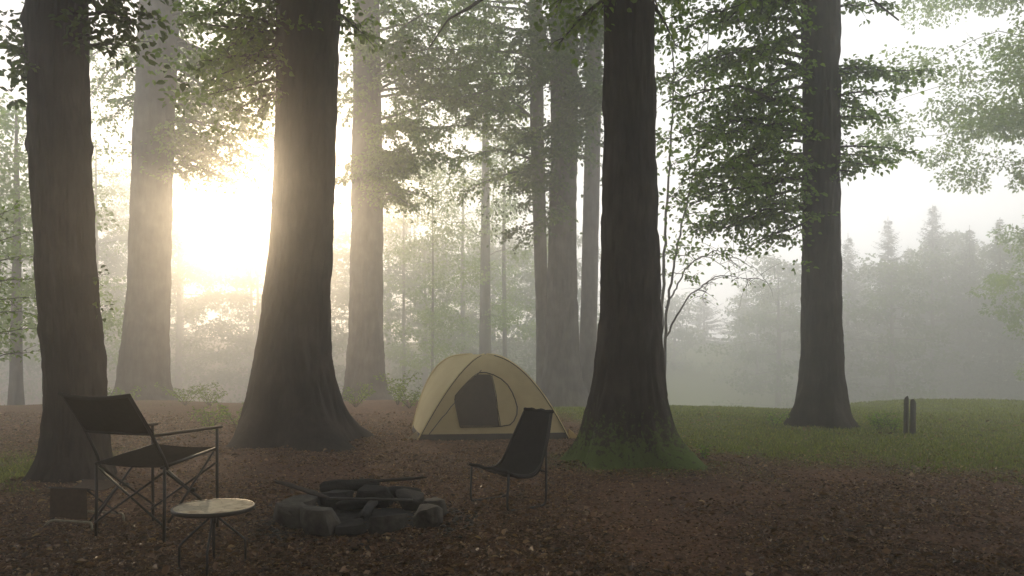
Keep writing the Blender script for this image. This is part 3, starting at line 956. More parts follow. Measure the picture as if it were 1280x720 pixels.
# fallen leaves and needles on the camp floor
N = 240000
u = RNG.uniform(0, 1, N)
d = 3.6 * (17 / 3.6) ** u
x = RNG.uniform(-.78, .78, N) * d + RNG.normal(0, .3, N)
gm_ = grass_mask(x, d)
patch_ = fbm(np.stack([x * .9 + 4, d * .9, 0 * x], -1), 3)
k = RNG.uniform(0, 1, N) > np.maximum(gm_ * .8, .75 * sstep(.5, .68, patch_))
x, d = x[k], d[k]
n = len(x)
lz = gz(x, d) + (fbm(np.stack([x * 5, d * 5, 0 * x], -1), 3) - .5) * .035 + (vnoise(np.stack([x * 17, d * 17, 0 * x], -1)) - .5) * .022 + .004
a = RNG.uniform(0, 6.283, n)
dr = np.stack([np.cos(a), np.sin(a), RNG.normal(.12, .3, n)], -1)
dr /= np.linalg.norm(dr, axis=1)[:, None]
up = np.stack([RNG.normal(0, .4, n), RNG.normal(0, .4, n), np.ones(n)], -1)
ln = RNG.uniform(.015, .036, n) * np.where(RNG.uniform(0, 1, n) < .06, RNG.uniform(1.5, 2.4, n), 1) * (1 + (d - 3.6) * .03)
lb = MB()
lb.leaves(np.stack([x, d, lz], -1), dr, up, ln, ln * RNG.uniform(.3, .75, n), np.clip(RNG.normal(.45, .25, n), 0, 1), fold=.3)
M_LITTER = leaf_mat('fallen_leaves', [(0, (.036, .019, .011)), (.45, (.15, .08, .045)), (.8, (.26, .148, .086)), (1, (.40, .27, .16))], .12)
tag(lb.build('leaf_litter', M_LITTER, smooth=False), kind='stuff')

# fallen twigs
tw_ = MB()
for i in range(420):
    d_ = 3.8 * (15 / 3.8) ** RNG.uniform(); x_ = RNG.uniform(-.75, .75) * d_; a_ = RNG.uniform(0, 6.283); L_ = RNG.uniform(.06, .34) * RNG.uniform(.4, 1)
    t_ = np.linspace(-.5, .5, 5)
    xx, yy = x_ + np.cos(a_) * L_ * t_, d_ + np.sin(a_) * L_ * t_
    bend = RNG.normal(0, .05) * L_ * (1 - 4 * t_ ** 2)
    xx, yy = xx - np.sin(a_) * bend, yy + np.cos(a_) * bend
    r_ = RNG.uniform(.002, .006)
    tw_.tube(np.stack([xx, yy, gz(xx, yy) + .012 + RNG.normal(0, .006, 5)], -1), r_ * np.linspace(1, .5, 5), 5)
M_TWIG = simple_mat('twig_bark', (.03, .021, .015), (.11, .08, .055), 30, .9, .4, 80)
tag(tw_.build('fallen_twigs', M_TWIG), 'thin fallen twigs strewn over the leaf litter', kind='stuff')

# grass blades
N = 260000
u = RNG.uniform(0, 1, N)
d = 5.0 * (34 / 5.0) ** u
x = RNG.uniform(-.78, .78, N) * d
gmv = grass_mask(x, d)
cl = fbm(np.stack([x * 2.2, d * 2.2, 0 * x], -1), 2)
k = RNG.uniform(0, 1, N) < gmv * sstep(.25, .6, cl + gmv * .25)
x, d, gmv = x[k], d[k], gmv[k]
n = len(x)
tuft = sstep(.55, .72, fbm(np.stack([x * 1.3, d * 1.3, 0 * x + 7], -1), 2)) * sstep(11, 15, d)
h = RNG.uniform(.025, .085, n) * (.62 + .35 * tuft) * (.5 + .8 * gmv) * (1 - sstep(10, 15, d) * .25)
bz = gz(x, d) - .005 + (fbm(np.stack([x * 5, d * 5, 0 * x], -1), 3) - .5) * .035
a = RNG.uniform(0, 6.283, n)
w = (.0035 + .00045 * d)[:, None]
pos = np.stack([x, d, bz], -1)
sd = np.stack([np.cos(a), np.sin(a), 0 * a], -1)
lean = np.stack([RNG.normal(0, .45, n), RNG.normal(0, .45, n), np.ones(n)], -1) * h[:, None]
md = pos + lean * np.array([.3, .3, .55])
v = np.stack([pos - sd * w, pos + sd * w, md + sd * w * .7, md - sd * w * .7, pos + lean], 1)
i5 = np.arange(n)[:, None] * 5
gb = MB()
gb.add(v.reshape(-1, 3), i5 + np.array([[0, 1, 2, 3]]), i5 + np.array([[3, 2, 4]]), np.repeat(np.clip(RNG.normal(.5, .25, n), 0, 1), 5))
M_GRASS = leaf_mat('grass_blades', [(0, (.07, .07, .018)), (.5, (.12, .14, .032)), (1, (.22, .21, .065))], .4)
tag(gb.build('grass', M_GRASS, smooth=False), kind='stuff')

# ------------------------------------------------------------------ camp furniture
M_STEEL = simple_mat('black_tube', (.012, .011, .010), (.025, .022, .02), 30, .42, .1, 120, .35, spec=.5)
M_CLOTHK = simple_mat('black_cloth', (.010, .010, .011), (.022, .021, .021), 18, .85, .35, 240, trans=.0, dist=.002, spec=.08)
M_MESHC = simple_mat('brown_black_mesh', (.010, .008, .006), (.022, .017, .013), 25, .8, .35, 400, trans=.03, dist=.001, spec=.0)
M_WOODD = simple_mat('dark_wood', (.02, .013, .009), (.05, .032, .02), 9, .6, .3, 40, stretch=(6, 1, 6))


def gnd(x, y):
    return float(gz(np.array([float(x)]), np.array([float(y)]))[0])


# --- armchair
cx, cy = -2.68, 6.09
ch = thing('camp_chair', 'dark folding armchair with mesh back, thin wooden arms and crossed legs', 'camp chair', (cx, cy, gnd(cx, cy)), R(-20.5))
W, D = .32, .27
sz_r, sz_f = .535, .61
for s, sn in ((1, 'r'), (-1, 'l')):
    f = MB(); f.tube([(s * W, -D, sz_r), (s * W, -D, .28), (s * W, -D - .005, -.02)], .0115, 10); f.build('leg', M_STEEL, ch)
    f = MB(); f.tube([(s * W, D, .765), (s * W, D, .4), (s * W, D + .005, -.02)], .0115, 10); f.build('leg', M_STEEL, ch)
    f = MB(); f.tube(fillet([(s * W, -D + .03, sz_r - .015), (s * (W - .005), -D, .60), (s * (W - .015), -D - .14, .84), (s * (W - .01), -D - .31, 1.07)], .08), .0125, 10); f.build('back_post', M_STEEL, ch)
    # wooden arm, rounded ends
    f = MB()
    y = np.linspace(-D - .10, D + .05, 14)
    wv = .022 * np.minimum(1, np.minimum((y - y[0]) / .02 + .55, (y[-1] - y) / .03 + .45))
    G = np.stack([np.stack([s * W + c * wv, y, .772 + zz + 0 * y], -1) for c, zz in ((-1, .006), (-.8, .011), (0, .013), (.8, .011), (1, .006), (1, -.006), (0, -.010), (-1, -.006))], 1)
    f.grid(G, closed=True)
    f.tube([(s * W, y[0] - .004, .772), (s * W, y[0] + .01, .772)], [.004, .010], 8)
    f.tube([(s * W, y[-1] - .01, .772), (s * W, y[-1] + .004, .772)], [.010, .004], 8)
    f.build('armrest', M_WOODD, ch)
    f = MB(); f.tube([(s * (W - .012), -D - .02, sz_r), (s * (W - .012), D, sz_f)], .011, 10); f.build('seat_rail', M_STEEL, ch)
    # side cross
    f = MB(); f.tube([(s * (W - .018), -D + .01, sz_r - .02), (s * (W - .018), D - .005, .13)], .009, 8); f.build('side_brace', M_STEEL, ch)
    f = MB(); f.tube([(s * (W + .016), D - .06, sz_f - .02), (s * (W + .016), -D + .02, .14)], .009, 8); f.build('side_brace', M_STEEL, ch)
    f = MB(); f.tube([(s * W - s * .02, 0, .335), (s * W + s * .022, 0, .335)], .016, 12); f.build('pivot', M_STEEL, ch)
for yy, k in ((-D, 1), (D, 1)):
    f = MB(); f.tube([(-W, yy + .014, .50), (W, yy + .014, .10)], .0085, 8); f.build('cross_brace', M_STEEL, ch)
    f = MB(); f.tube([(W, yy - .014, .50), (-W, yy - .014, .10)], .0085, 8); f.build('cross_brace', M_STEEL, ch)
# back cloth: upper band only, sagging between the posts
uu = np.linspace(-1, 1, 15)
vv = np.linspace(0, 1, 9)
G = np.zeros((9, 15, 3))
for i, t in enumerate(vv):
    yb, zb = -D - .10 - t * .208, .785 + t * .283
    sag = .035 * (1 - uu ** 2)
    G[i] = np.stack([uu * (W + .002), yb + 0 * uu - sag * .9, zb - (sag * .7 if t > .9 else sag * .25 * t) + 0 * uu], -1)
f = MB(); f.slab(G, .006); bk = f.build('backrest', M_MESHC, ch)
f = MB()
f.tube(G[-1] + np.array([0, -.003, 0]), .013, 8); f.build('hem', M_CLOTHK, bk)
f = MB(); f.tube(G[0] + np.array([0, -.003, 0]), .011, 8); f.build('hem', M_CLOTHK, bk)
# seat cloth
G = np.zeros((13, 13, 3))
for i, t in enumerate(np.linspace(0, 1, 13)):
    u2 = np.linspace(-1, 1, 13)
    G[i] = np.stack([u2 * (W - .01), -D - .01 + t * (2 * D + .02) + 0 * u2, sz_r + t * (sz_f - sz_r) + .008 - .035 * (1 - u2 ** 2) * (1 - .6 * abs(2 * t - 1))], -1)
f = MB(); f.slab(G, .007); f.build('seat', M_MESHC, ch)

# --- low canvas stool half hidden by the armchair
sx, sy = P(108, 660, 6.35)[:2]
st = thing('camp_stool', 'low brown canvas stool on pale bent tubes behind the armchair', 'stool', (sx, sy, gnd(sx, sy)), R(-14))
M_PALE = simple_mat('pale_tube', (.20, .18, .12), (.34, .31, .22), 30, .45, .1, 80, .2)
M_CANVAS = simple_mat('brown_canvas', (.07, .046, .028), (.11, .072, .045), 30, .9, .3, 300, trans=.15)
for yy in (-.17, .17):
    f = MB(); f.tube(fillet([(-.22, yy - .05, -.01), (-.17, yy, .055), (.2, yy, .055), (.25, yy - .05, -.01)], .03), .0085, 8); f.build('foot_tube', M_PALE, st)
for s in (-1, 1):
    f = MB(); f.tube([(s * .17, -.17, .05), (s * .165, .165, .30)], .007, 8); f.build('leg', M_STEEL, st)
    f = MB(); f.tube([(s * .155, .17, .05), (s * .152, -.165, .30)], .007, 8); f.build('leg', M_STEEL, st)
    f = MB(); f.tube([(-.19, s * .17, .305), (.19, s * .17, .305)], .008, 8); f.build('top_rail', M_STEEL, st)
G = np.array([[(u_ * .17, v_ * .175, .313 - .04 * (1 - v_ * v_)) for u_ in np.linspace(-1, 1, 9)] for v_ in np.linspace(-1, 1, 9)])
f = MB(); f.slab(G, .005); f.build('seat', M_CANVAS, st)
# hanging side cloth
G = np.array([[(u_ * .165, -.182 - .012 * math.sin(u_ * 4) * t, .305 - t * .225) for u_ in np.linspace(-1, 1, 11)] for t in np.linspace(0, 1, 6)])
f = MB(); f.slab(G, .004); f.build('side_cloth', M_CANVAS, st)

# --- round table
d = 5.1
tx = (267 - 640) / F * d
tb_ = thing('side_table', 'small round table with pale patterned top on bent black legs', 'table', (tx, d, gnd(tx, d)), R(8))
m, nt, out = new_mat('table_top')
tc = node(nt, 'ShaderNodeTexCoord')
vo = node(nt, 'ShaderNodeTexVoronoi', Scale=16.0)
vo.feature = 'DISTANCE_TO_EDGE'
no = node(nt, 'ShaderNodeTexNoise', Scale=9.0, Detail=6.0)
nt.links.new(tc.outputs['Object'], vo.inputs['Vector']); nt.links.new(tc.outputs['Object'], no.inputs['Vector'])
c1 = ramp(nt, no.outputs['Fac'], [(.36, (.18, .14, .09)), (.47, (.42, .37, .27)), (.65, (.55, .49, .37))])
c2 = ramp(nt, vo.outputs['Distance'], [(.0, (.35, .3, .25)), (.06, (1, 1, 1))])
mxx = node(nt, 'ShaderNodeMixRGB', blend_type='MULTIPLY'); mxx.inputs['Fac'].default_value = .55
nt.links.new(c1, mxx.inputs['Color1']); nt.links.new(c2, mxx.inputs['Color2'])
b = node(nt, 'ShaderNodeBsdfPrincipled', Roughness=.7)
b.inputs['Specular IOR Level'].default_value = .2
nt.links.new(mxx.outputs[0], b.inputs['Base Color']); nt.links.new(b.outputs[0], out.inputs['Surface'])
M_TOP = m


def lathe(mb, prof, n=48):
    th = np.arange(n) / n * 2 * np.pi
    G = np.array([[(r * math.cos(t), r * math.sin(t), z) for t in th] for r, z in prof])
    mb.grid(G, closed=True)


f = MB(); lathe(f, [(.001, .386), (.20, .386), (.235, .386), (.2405, .384)], 64); top = f.build('table_top', M_TOP, tb_)
f = MB(); lathe(f, [(.2405, .388), (.247, .3885), (.251, .385), (.251, .364), (.247, .361), (.20, .361), (.001, .361)], 64); f.build('rim', M_STEEL, top)
f = MB(); lathe(f, [(.001, .362), (.05, .362), (.05, .352), (.02, .345), (.02, .28), (.001, .275)], 20); f.build('hub', M_STEEL, tb_)
for k in range(4):
    a = R((182, 32, -88, 102)[k])
    rr = lambda r, z: (r * math.cos(a), r * math.sin(a), z)
    f = MB(); f.tube(fillet([rr(.012, .335), rr(.03, .31), rr(.19, .16), rr(.205, .14), rr(.208, -.015)], .02), .0075, 10)
    f.build('leg', M_STEEL, tb_)
f = MB(); f.tube([(0, 0, .28), (.0, .0, .11)], .010, 10); f.build('centre_post', M_STEEL, tb_)

# --- sling chair
ox, oy = (-.36 - .034) / 2, (7.25 + 6.8) / 2
sl = thing('sling_chair', 'black cloth sling chair on thin tube legs in front of the tent', 'camp chair', (ox, oy, gnd(ox, oy)), R(-53.6))
w = .28
for s in (-1, 1):
    f = MB()
    f.tube(fillet([(s * w, .0, .325), (s * w, -.012, .05), (s * w, .0, .009), (s * w, .06, .006), (s * w, .34, .006), (s * w, .40, .02), (s * w, .41, .10), (s * w * .91, .43, .53)], .05, 6), .0105, 10)
    f.build('leg', M_STEEL, sl)
    f = MB()
    f.tube(fillet([(s * w, -.005, .325), (s * w, .12, .295), (s * w, .26, .285), (s * w, .36, .37), (s * w * .9, .44, .56), (s * w * .70, .535, .80)], .1, 6), .011, 10)
    f.build('side_rail', M_STEEL, sl)
f = MB(); f.tube([(-w, -.005, .327), (w, -.005, .327)], .011, 10); f.build('front_rail', M_STEEL, sl)
f = MB(); f.tube([(-w, .422, .30), (w, .422, .30)], .008, 8); f.build('stretcher', M_STEEL, sl)
pr = fillet([(-.012, .338), (.10, .29), (.22, .262), (.32, .30), (.42, .50), (.49, .66), (.545, .815)], .12, 6)
pr = np.array(pr)
G = np.zeros((len(pr), 13, 3))
tt = np.linspace(0, 1, len(pr))
for i, (yy, zz) in enumerate(pr):
    u2 = np.linspace(-1, 1, 13)
    sag = .035 * (1 - u2 ** 2) * (1 - abs(2 * tt[i] - 1) ** 3)
    wr = .006 * np.sin(u2 * 9 + i * .8) * (1 - u2 ** 2)
    G[i] = np.stack([u2 * ((w + .012) * np.interp(zz if tt[i] > .4 else .3, [.37, .56, .80], [1, .9, .70])), yy + sag * .5 + 0 * u2 + wr, zz - sag * .8 + wr], -1)
f = MB(); f.slab(G, .009); s_ = f.build('sling', M_CLOTHK, sl)
f = MB(); f.tube(G[-1], .016, 8); f.build('hem', M_CLOTHK, s_)
f = MB(); f.tube(G[0], .014, 8); f.build('hem', M_CLOTHK, s_)

# --- tent
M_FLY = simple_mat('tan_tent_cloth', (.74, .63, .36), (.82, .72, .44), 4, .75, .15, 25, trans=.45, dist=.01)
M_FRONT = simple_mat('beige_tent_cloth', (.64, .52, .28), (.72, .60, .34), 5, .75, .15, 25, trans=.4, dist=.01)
M_DOOR = simple_mat('brown_mesh_door', (.050, .038, .032), (.075, .058, .048), 12, .85, .2, 200, trans=.25)
M_TRIM = simple_mat('dark_trim', (.04, .03, .022), (.07, .053, .04), 20, .7, .2, 100)
M_SHEET = simple_mat('grey_brown_groundsheet', (.035, .028, .026), (.06, .05, .046), 9, .8, .2, 60)
M_FLAP_LIT = simple_mat('sunlit_flap', (.6, .55, .42), (.72, .68, .55), 9, .8, .2, 60, trans=.4)  # sunlight on the left corner flap is put into this paler colour
fl, fr = P(522, 552, 11.85)[:2], P(711, 550.5, 12.15)[:2]
ctr2 = np.array([-.44, 12.85])
tent = thing('tent', 'tan dome tent with dark arched mesh door and brown groundsheet edge', 'tent', (ctr2[0], ctr2[1], gnd(*ctr2)), 0)
FL, FR = fl - ctr2, fr - ctr2
BL, BR = np.array([-1.16, .35]), np.array([1.0, 1.05])
BL = np.array([-1.22, .55])
CORN = [FL, FR, BR, BL]
PEX = [1.55, 2.1, 2.6, 4.2]
H = 1.27


def tp(k, t, u):
    """tent surface: panel k (from corner k to k+1), t along, u height 0..1"""
    k2 = (k + 1) % 4
    a = CORN[k] * (1 - u) ** (1 / PEX[k])
    b_ = CORN[k2] * (1 - u) ** (1 / PEX[k2])
    p = a + (b_ - a) * t
    nrm = np.array([(b_ - a)[1], -(b_ - a)[0]])
    nrm = nrm / (np.linalg.norm(nrm) + 1e-9)
    bul = .05 * 4 * t * (1 - t) * math.sin(math.pi * min(1, u * .9 + .08))
    p = p + nrm * bul
    return np.array([p[0], p[1], H * u])


def us(n, top=1.0, lo=0.0):
    return lo + (top - lo) * (1 - (1 - np.linspace(0, 1, n)) ** 1.8)


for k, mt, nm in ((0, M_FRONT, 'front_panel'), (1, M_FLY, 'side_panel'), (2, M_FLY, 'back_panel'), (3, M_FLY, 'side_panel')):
    G = np.array([[tp(k, t, u_) for t in np.linspace(0, 1, 25)] for u_ in us(40)])
    # soft creases towards the corners
    cr = (fbm(np.stack([np.arange(40)[:, None] * .12 + 0 * np.arange(25), np.arange(25)[None] * .35 + 0 * np.arange(40)[:, None], np.full((40, 25), k * 5.0)], -1), 3) - .5) * .05
    edge = np.minimum(1, np.minimum(np.linspace(0, 1, 25), 1 - np.linspace(0, 1, 25)) * 6)
    G[:, :, :2] *= (1 + cr * edge * np.minimum(1, np.maximum(0, us(40)[:, None] - .1) * 6))[..., None]
    f = MB(); f.slab(G, .004); f.build(nm, mt, tent)
for k in range(4):
    pts = [tp(k, 0, u_) * np.array([1.006, 1.006, 1.004]) for u_ in us(40, .9995)]
    f = MB(); f.tube(pts, .014, 8); f.build('pole_sleeve', M_FLY if k else M_FLY, tent)
    pts = [tp(k, 0, u_) * np.array([1.012, 1.012, 1.004]) + np.array([.018 if k in (0,) else -.016 if k == 1 else 0, -.006, -.004]) for u_ in us(36, .985, .015)]
    if k < 2:
        f = MB(); f.tube(pts, .006, 6); f.build('piping', M_TRIM, tent)


def tfront(px, py, off=.008):
    """front panel point that shows at photo pixel px,py"""
    best = None
    base = np.array(tent.location)
    for u_ in np.linspace(.02, .95, 94):
        q = tp(0, .5, u_) + base
        yy = HORIZ + (CAMZ - q[2]) * F / q[1]
        if best is None or abs(yy - py) < best[0]:
            best = (abs(yy - py), u_)
    u_ = best[1]
    bb = None
    for t in np.linspace(0, 1, 120):
        q = tp(0, t, u_) + base
        xx = 640 + q[0] * F / q[1]
        if bb is None or abs(xx - px) < bb[0]:
            bb = (abs(xx - px), t)
    t = bb[1]
    # refine u at this t
    best = None
    for u2 in np.linspace(max(.005, u_ - .08), min(.97, u_ + .08), 80):
        q = tp(0, t, u2) + base
        yy = HORIZ + (CAMZ - q[2]) * F / q[1]
        if best is None or abs(yy - py) < best[0]:
            best = (abs(yy - py), u2)
    u_ = best[1]
    p = tp(0, t, u_)
    e = 1e-3
    nn = np.cross(tp(0, min(1, t + e), u_) - tp(0, max(0, t - e), u_), tp(0, t, u_ + e) - tp(0, t, u_ - e))
    nn /= np.linalg.norm(nn) + 1e-12
    if nn[1] > 0: nn = -nn
    return p + nn * off


def zpx(zx, zy):
    return 480 + zx / 3.0, 420 + zy / 3.0


def patch(zrows, off, nx=10):
    """zrows: (zy, zx0, zx1) in the enlarged photo -> a grid lying on the front panel"""
    return np.array([[tfront(*zpx(x0 + (x1 - x0) * s, zy), off=off) for s in np.linspace(0, 1, nx)] for zy, x0, x1 in zrows])


rows = [(338, 284, 434), (315, 279, 430), (290, 274, 427), (265, 269, 424), (240, 265, 420), (222, 268, 417), (200, 288, 413), (180, 308, 409), (165, 324, 406), (152, 340, 403), (146, 352, 398)]
f = MB(); f.slab(patch(rows, .012), .003); f.build('mesh_door', M_DOOR, tent)
rows = [(338, 438, 450), (330, 436, 476), (318, 434, 490), (300, 431, 496), (275, 428, 497), (250, 425, 492), (225, 421, 482), (200, 416, 466), (180, 412, 450), (165, 408, 432)]
f = MB(); f.slab(patch(rows, .012), .003); f.build('door_flap', M_FRONT, tent)
loop = [(284, 342), (340, 342), (400, 342), (440, 340), (470, 334), (488, 320), (497, 295), (498, 268), (492, 240), (480, 212), (462, 184), (440, 163), (412, 148), (382, 139), (356, 140)]
f = MB(); f.tube([tfront(*zpx(*q), off=.018) for q in loop], .0085, 6); f.build('zip', M_TRIM, tent)
loop = [(356, 140), (335, 154), (310, 178), (288, 200), (266, 226), (266, 250), (274, 295), (284, 342)]
f = MB(); f.tube([tfront(*zpx(*q), off=.018) for q in loop], .005, 6); f.build('zip', M_TRIM, tent)
f = MB(); f.tube([tfront(*zpx(*q), off=.016) for q in [(404, 150), (412, 180), (419, 220), (427, 280), (436, 340)]], .005, 6); f.build('zip', M_TRIM, tent)
# raised storm flap above the door, following the two front poles
for a, b_ in (((140, 384), (372, 104)), ):
    pts = [tfront(*zpx(a[0] + (b_[0] - a[0]) * t + 10, a[1] + (b_[1] - a[1]) * t + 6), off=.014) for t in np.linspace(0, .93, 20)]
    f = MB(); f.tube(pts, .006, 6); f.build('flap_edge', M_TRIM, tent)
# groundsheet tub
for k in range(4):
    G = np.array([[tp(k, t, u_) * np.array([1.012, 1.012, 1]) + np.array([0, 0, -.02]) for t in np.linspace(0, 1, 21)] for u_ in (0, .04, .09)])
    f = MB(); f.slab(G, .004); f.build('groundsheet', M_SHEET, tent)
# pulled-out corner flaps and pegged lines
for k, o_ in ((0, (-.17, .06)), (1, (.16, -.08))):
    c_ = np.array([*CORN[k], 0.0])
    e = c_ + np.array([o_[0], o_[1], .012])
    G = np.array([[c_ * np.array([1, 1, 0]) + np.array([0, 0, .16 * (1 - s)]) * (1 - t) + (e - c_) * t + np.array([0, .10 * (s - .3) * (1 - t), 0]) for s in np.linspace(0, 1, 6)] for t in np.linspace(0, 1, 6)])
    f = MB(); f.slab(G, .004); f.build('corner_flap', M_FLAP_LIT if k == 0 else M_FRONT, tent)
    f = MB(); f.tube([e, e + np.array([o_[0], o_[1], -.005]) * .6], .003, 5); f.tube([e + np.array([*o_, -.03]) * .6 + np.array([0, 0, .04]), e + np.array([*o_, 0]) * .6 + np.array([0, 0, -.08])], .005, 6); f.build('guy_line', M_PALE, tent)

# --- fire pit
fx, fy = -1.19, 6.45
M_STONE = simple_mat('pit_stone', (.012, .010, .008), (.12, .105, .085), 9, .9, .6, 40, dist=.01)
M_STONE_DARK = simple_mat('dark_pit_stone', (.012, .011, .010), (.045, .04, .036), 9, .95, .6, 40, dist=.01)  # darker stone tones, for the back of the ring and its front gap
M_CHAR = simple_mat('charred_wood', (.006, .0055, .005), (.022, .02, .018), 14, .8, .8, 40, dist=.01, stretch=(1, 1, 1))
M_ASH = simple_mat('ash', (.012, .011, .01), (.05, .046, .042), 18, 1.0, .8, 60, dist=.01)
M_IRON = simple_mat('grey_iron', (.05, .046, .042), (.11, .10, .09), 20, .5, .2, 90, .5)
M_STICK = simple_mat('weathered_stick', (.02, .014, .010), (.055, .04, .03), 12, .85, .5, 60)


def rock(sx, sy, sz, seed):
    """a broken block: rounded box pushed about by noise, flattish top"""
    n = 26
    mb = MB()
    th, ph = np.linspace(0, 2 * np.pi, n * 2 + 1)[:-1], np.linspace(0, np.pi, n)
    PH, TH = np.meshgrid(ph, th, indexing='ij')
    def se(v, e): return np.sign(v) * np.abs(v) ** e
    x = se(np.cos(TH), .35) * se(np.maximum(0, np.sin(PH)), .3)
    y = se(np.sin(TH), .35) * se(np.maximum(0, np.sin(PH)), .3)
    z = se(np.cos(PH), .35)
    v = np.stack([z, x, y], -1)
    no = fbm(v * 1.3 + seed * 9.1, 2) - .5
    n2 = fbm(v * 5 + seed * 3.7, 3) - .5
    v = v * (1 + no * .55 + n2 * .14)[..., None]
    # chipped planes
    rr = np.random.default_rng(seed)
    for c_ in range(11):
        nn = unit(rr.normal(0, 1, 3) * np.array([1, 1, .6])); lim = rr.uniform(.72, 1.0)
        if c_ == 0:
            nn, lim = unit(np.array([rr.normal(0, .10), rr.normal(0, .10), 1])), .70
        dd = v @ nn
        v = v - np.maximum(0, dd - lim)[..., None] * nn * .97
    n3 = fbm(v * 9 + seed, 3) - .5
    v = v * (1 + n3 * .07)[..., None]
    v = v * np.array([sx, sy, sz * .9]) * .5
    mb.grid(v, closed=True)
    return mb


STONES = [  # angle, ring radius, length, depth, height, dark or not, label
    (-118, .54, .38, .26, .25, 0, 'largest dark block at the front left of the fire ring'),
    (-158, .56, .32, .26, .24, 0, 'chunky stone at the left end of the fire ring'),
    (-60, .52, .34, .22, .17, 0, 'low stone with smooth face at the front right of the fire ring'),
    (-22, .58, .26, .26, .21, 0, 'pale topped stone at the right end of the fire ring'),
    (14, .57, .28, .22, .20, 0, 'back right stone of the fire ring, near the lone dark stick end'),
    (162, .58, .32, .24, .20, 0, 'pale flat stone under the dark plank of the fire ring'),
    (128, .54, .32, .24, .22, 1, 'dark stone at the back left of the fire ring'),
    (92, .54, .34, .24, .23, 1, 'dark stone at the very back of the fire ring'),
    (52, .55, .32, .24, .20, 1, 'dark stone at the back right, behind the charred logs'),
    (-90, .53, .22, .20, .12, 1, 'small black stone in the front gap of the fire ring'),
]
for i, (a, r, l, dp, h, is_dark, lab) in enumerate(STONES):
    o = rock(l, dp, h, 200 + i).build('stone', M_STONE_DARK if is_dark else M_STONE, None)
    x, y = fx + r * math.cos(R(a)), fy + r * math.sin(R(a)) * .92
    o.location = (x, y, gnd(x, y) + h * .44)
    o.rotation_euler = (R(random.uniform(-6, 6)), R(random.uniform(-6, 6)), R(a + 90 + random.uniform(-9, 9)))
    tag(o, lab, 'stone', 'stones of the fire ring')
f = MB()
th = np.linspace(0, 2 * np.pi, 41)[:-1]
G = np.array([[(r * math.cos(t), r * .92 * math.sin(t), .005 + .03 * (1 - r / .5) + .02 * float(vnoise(np.array([r * 9 + 3, t * 3, 1.0])))) for t in th] for r in np.linspace(.002, .5, 14)])
f.grid(G[::-1], closed=True)
o = f.build('ash', M_ASH); o.location = (fx, fy, gnd(fx, fy)); tag(o, kind='stuff', label='black ash and embers filling the fire ring')


def log(name, label, cat, p0, p1, r, mat, seed, flat=1.0, group=None):
    p0, p1 = np.array(p0, float), np.array(p1, float)
    L = np.linalg.norm(p1 - p0)
    n, mseg = 18, max(8, int(L / .025))
    s = np.linspace(0, L, mseg)
    th = np.arange(n) / n * 2 * np.pi
    S, TH = np.meshgrid(s, th, indexing='ij')
    v = np.stack([np.cos(TH) * 1.2, np.sin(TH) * 1.2, S * 3], -1) + seed * 5.3
    rr_ = r * (1 + (fbm(v, 3) - .5) * 1.1 + (vnoise(v * 5) - .5) * .22) * np.interp(s, [0, .03, L * .3, L * .75, L - .04, L], [.45, .85, 1, .95, .7, .35])[:, None]
    bend = np.sin(S / L * 3.0 + seed) * L * .02
    G = np.stack([S - L / 2, rr_ * np.cos(TH) + bend, rr_ * np.sin(TH) * flat], -1)
    mb = MB(); mb.grid(G, closed=True)
    for e in (0, -1):
        c_ = G[e].mean(0)
        G2 = np.stack([G[e], np.repeat(c_[None], n, 0)])
        mb.grid(G2 if e else G2[::-1], closed=True)
    o = mb.build(name, mat)
    o.location = (p0 + p1) / 2
    o.rotation_euler = Vector(p1 - p0).to_track_quat('X', 'Z').to_euler()
    return tag(o, label, cat, group)


def PZ(px, py, z):
    """point at height z on the ray through the photo pixel (used once to read off where things stand)"""
    d_ = (CAMZ - z) * F / (py - HORIZ)
    return ((px - 640) / F * d_, d_, z)


log('stick', 'flat dark plank jutting out of the fire ring to the left', 'stick', PZ(343, 602, .265), PZ(412, 622, .225), .03, M_STICK, 1, .5, 'wood in the fire ring')
log('stick', 'slim dark stick leaning over the back right of the fire ring', 'stick', PZ(462, 602, .25), PZ(534, 596, .275), .02, M_STICK, 2, .7, 'wood in the fire ring')
log('log', 'thick charred log lying at the back of the fire ring', 'log', PZ(400, 610, .17), PZ(474, 604, .185), .055, M_CHAR, 3, 1, 'wood in the fire ring')
log('log', 'charred log end pointing at the right side of the fire ring', 'log', PZ(462, 617, .12), PZ(526, 614, .12), .045, M_CHAR, 4, 1, 'wood in the fire ring')
log('log', 'short charred log low in the middle of the fire ring', 'log', PZ(420, 632, .09), PZ(478, 626, .10), .045, M_CHAR, 5, 1, 'wood in the fire ring')
log('log', 'black log stub in the front gap of the fire ring', 'log', PZ(452, 648, .07), PZ(470, 626, .10), .042, M_CHAR, 6, 1, 'wood in the fire ring')
br = MB(); p0, p1 = np.array(PZ(408, 623, .215)), np.array(PZ(516, 625, .20))
br.tube([p0, (p0 + p1) / 2, p1], .010, 8); o = br.build('iron_bar', M_IRON)
tag(o, 'straight grey iron bar laid across the fire ring', 'bar')
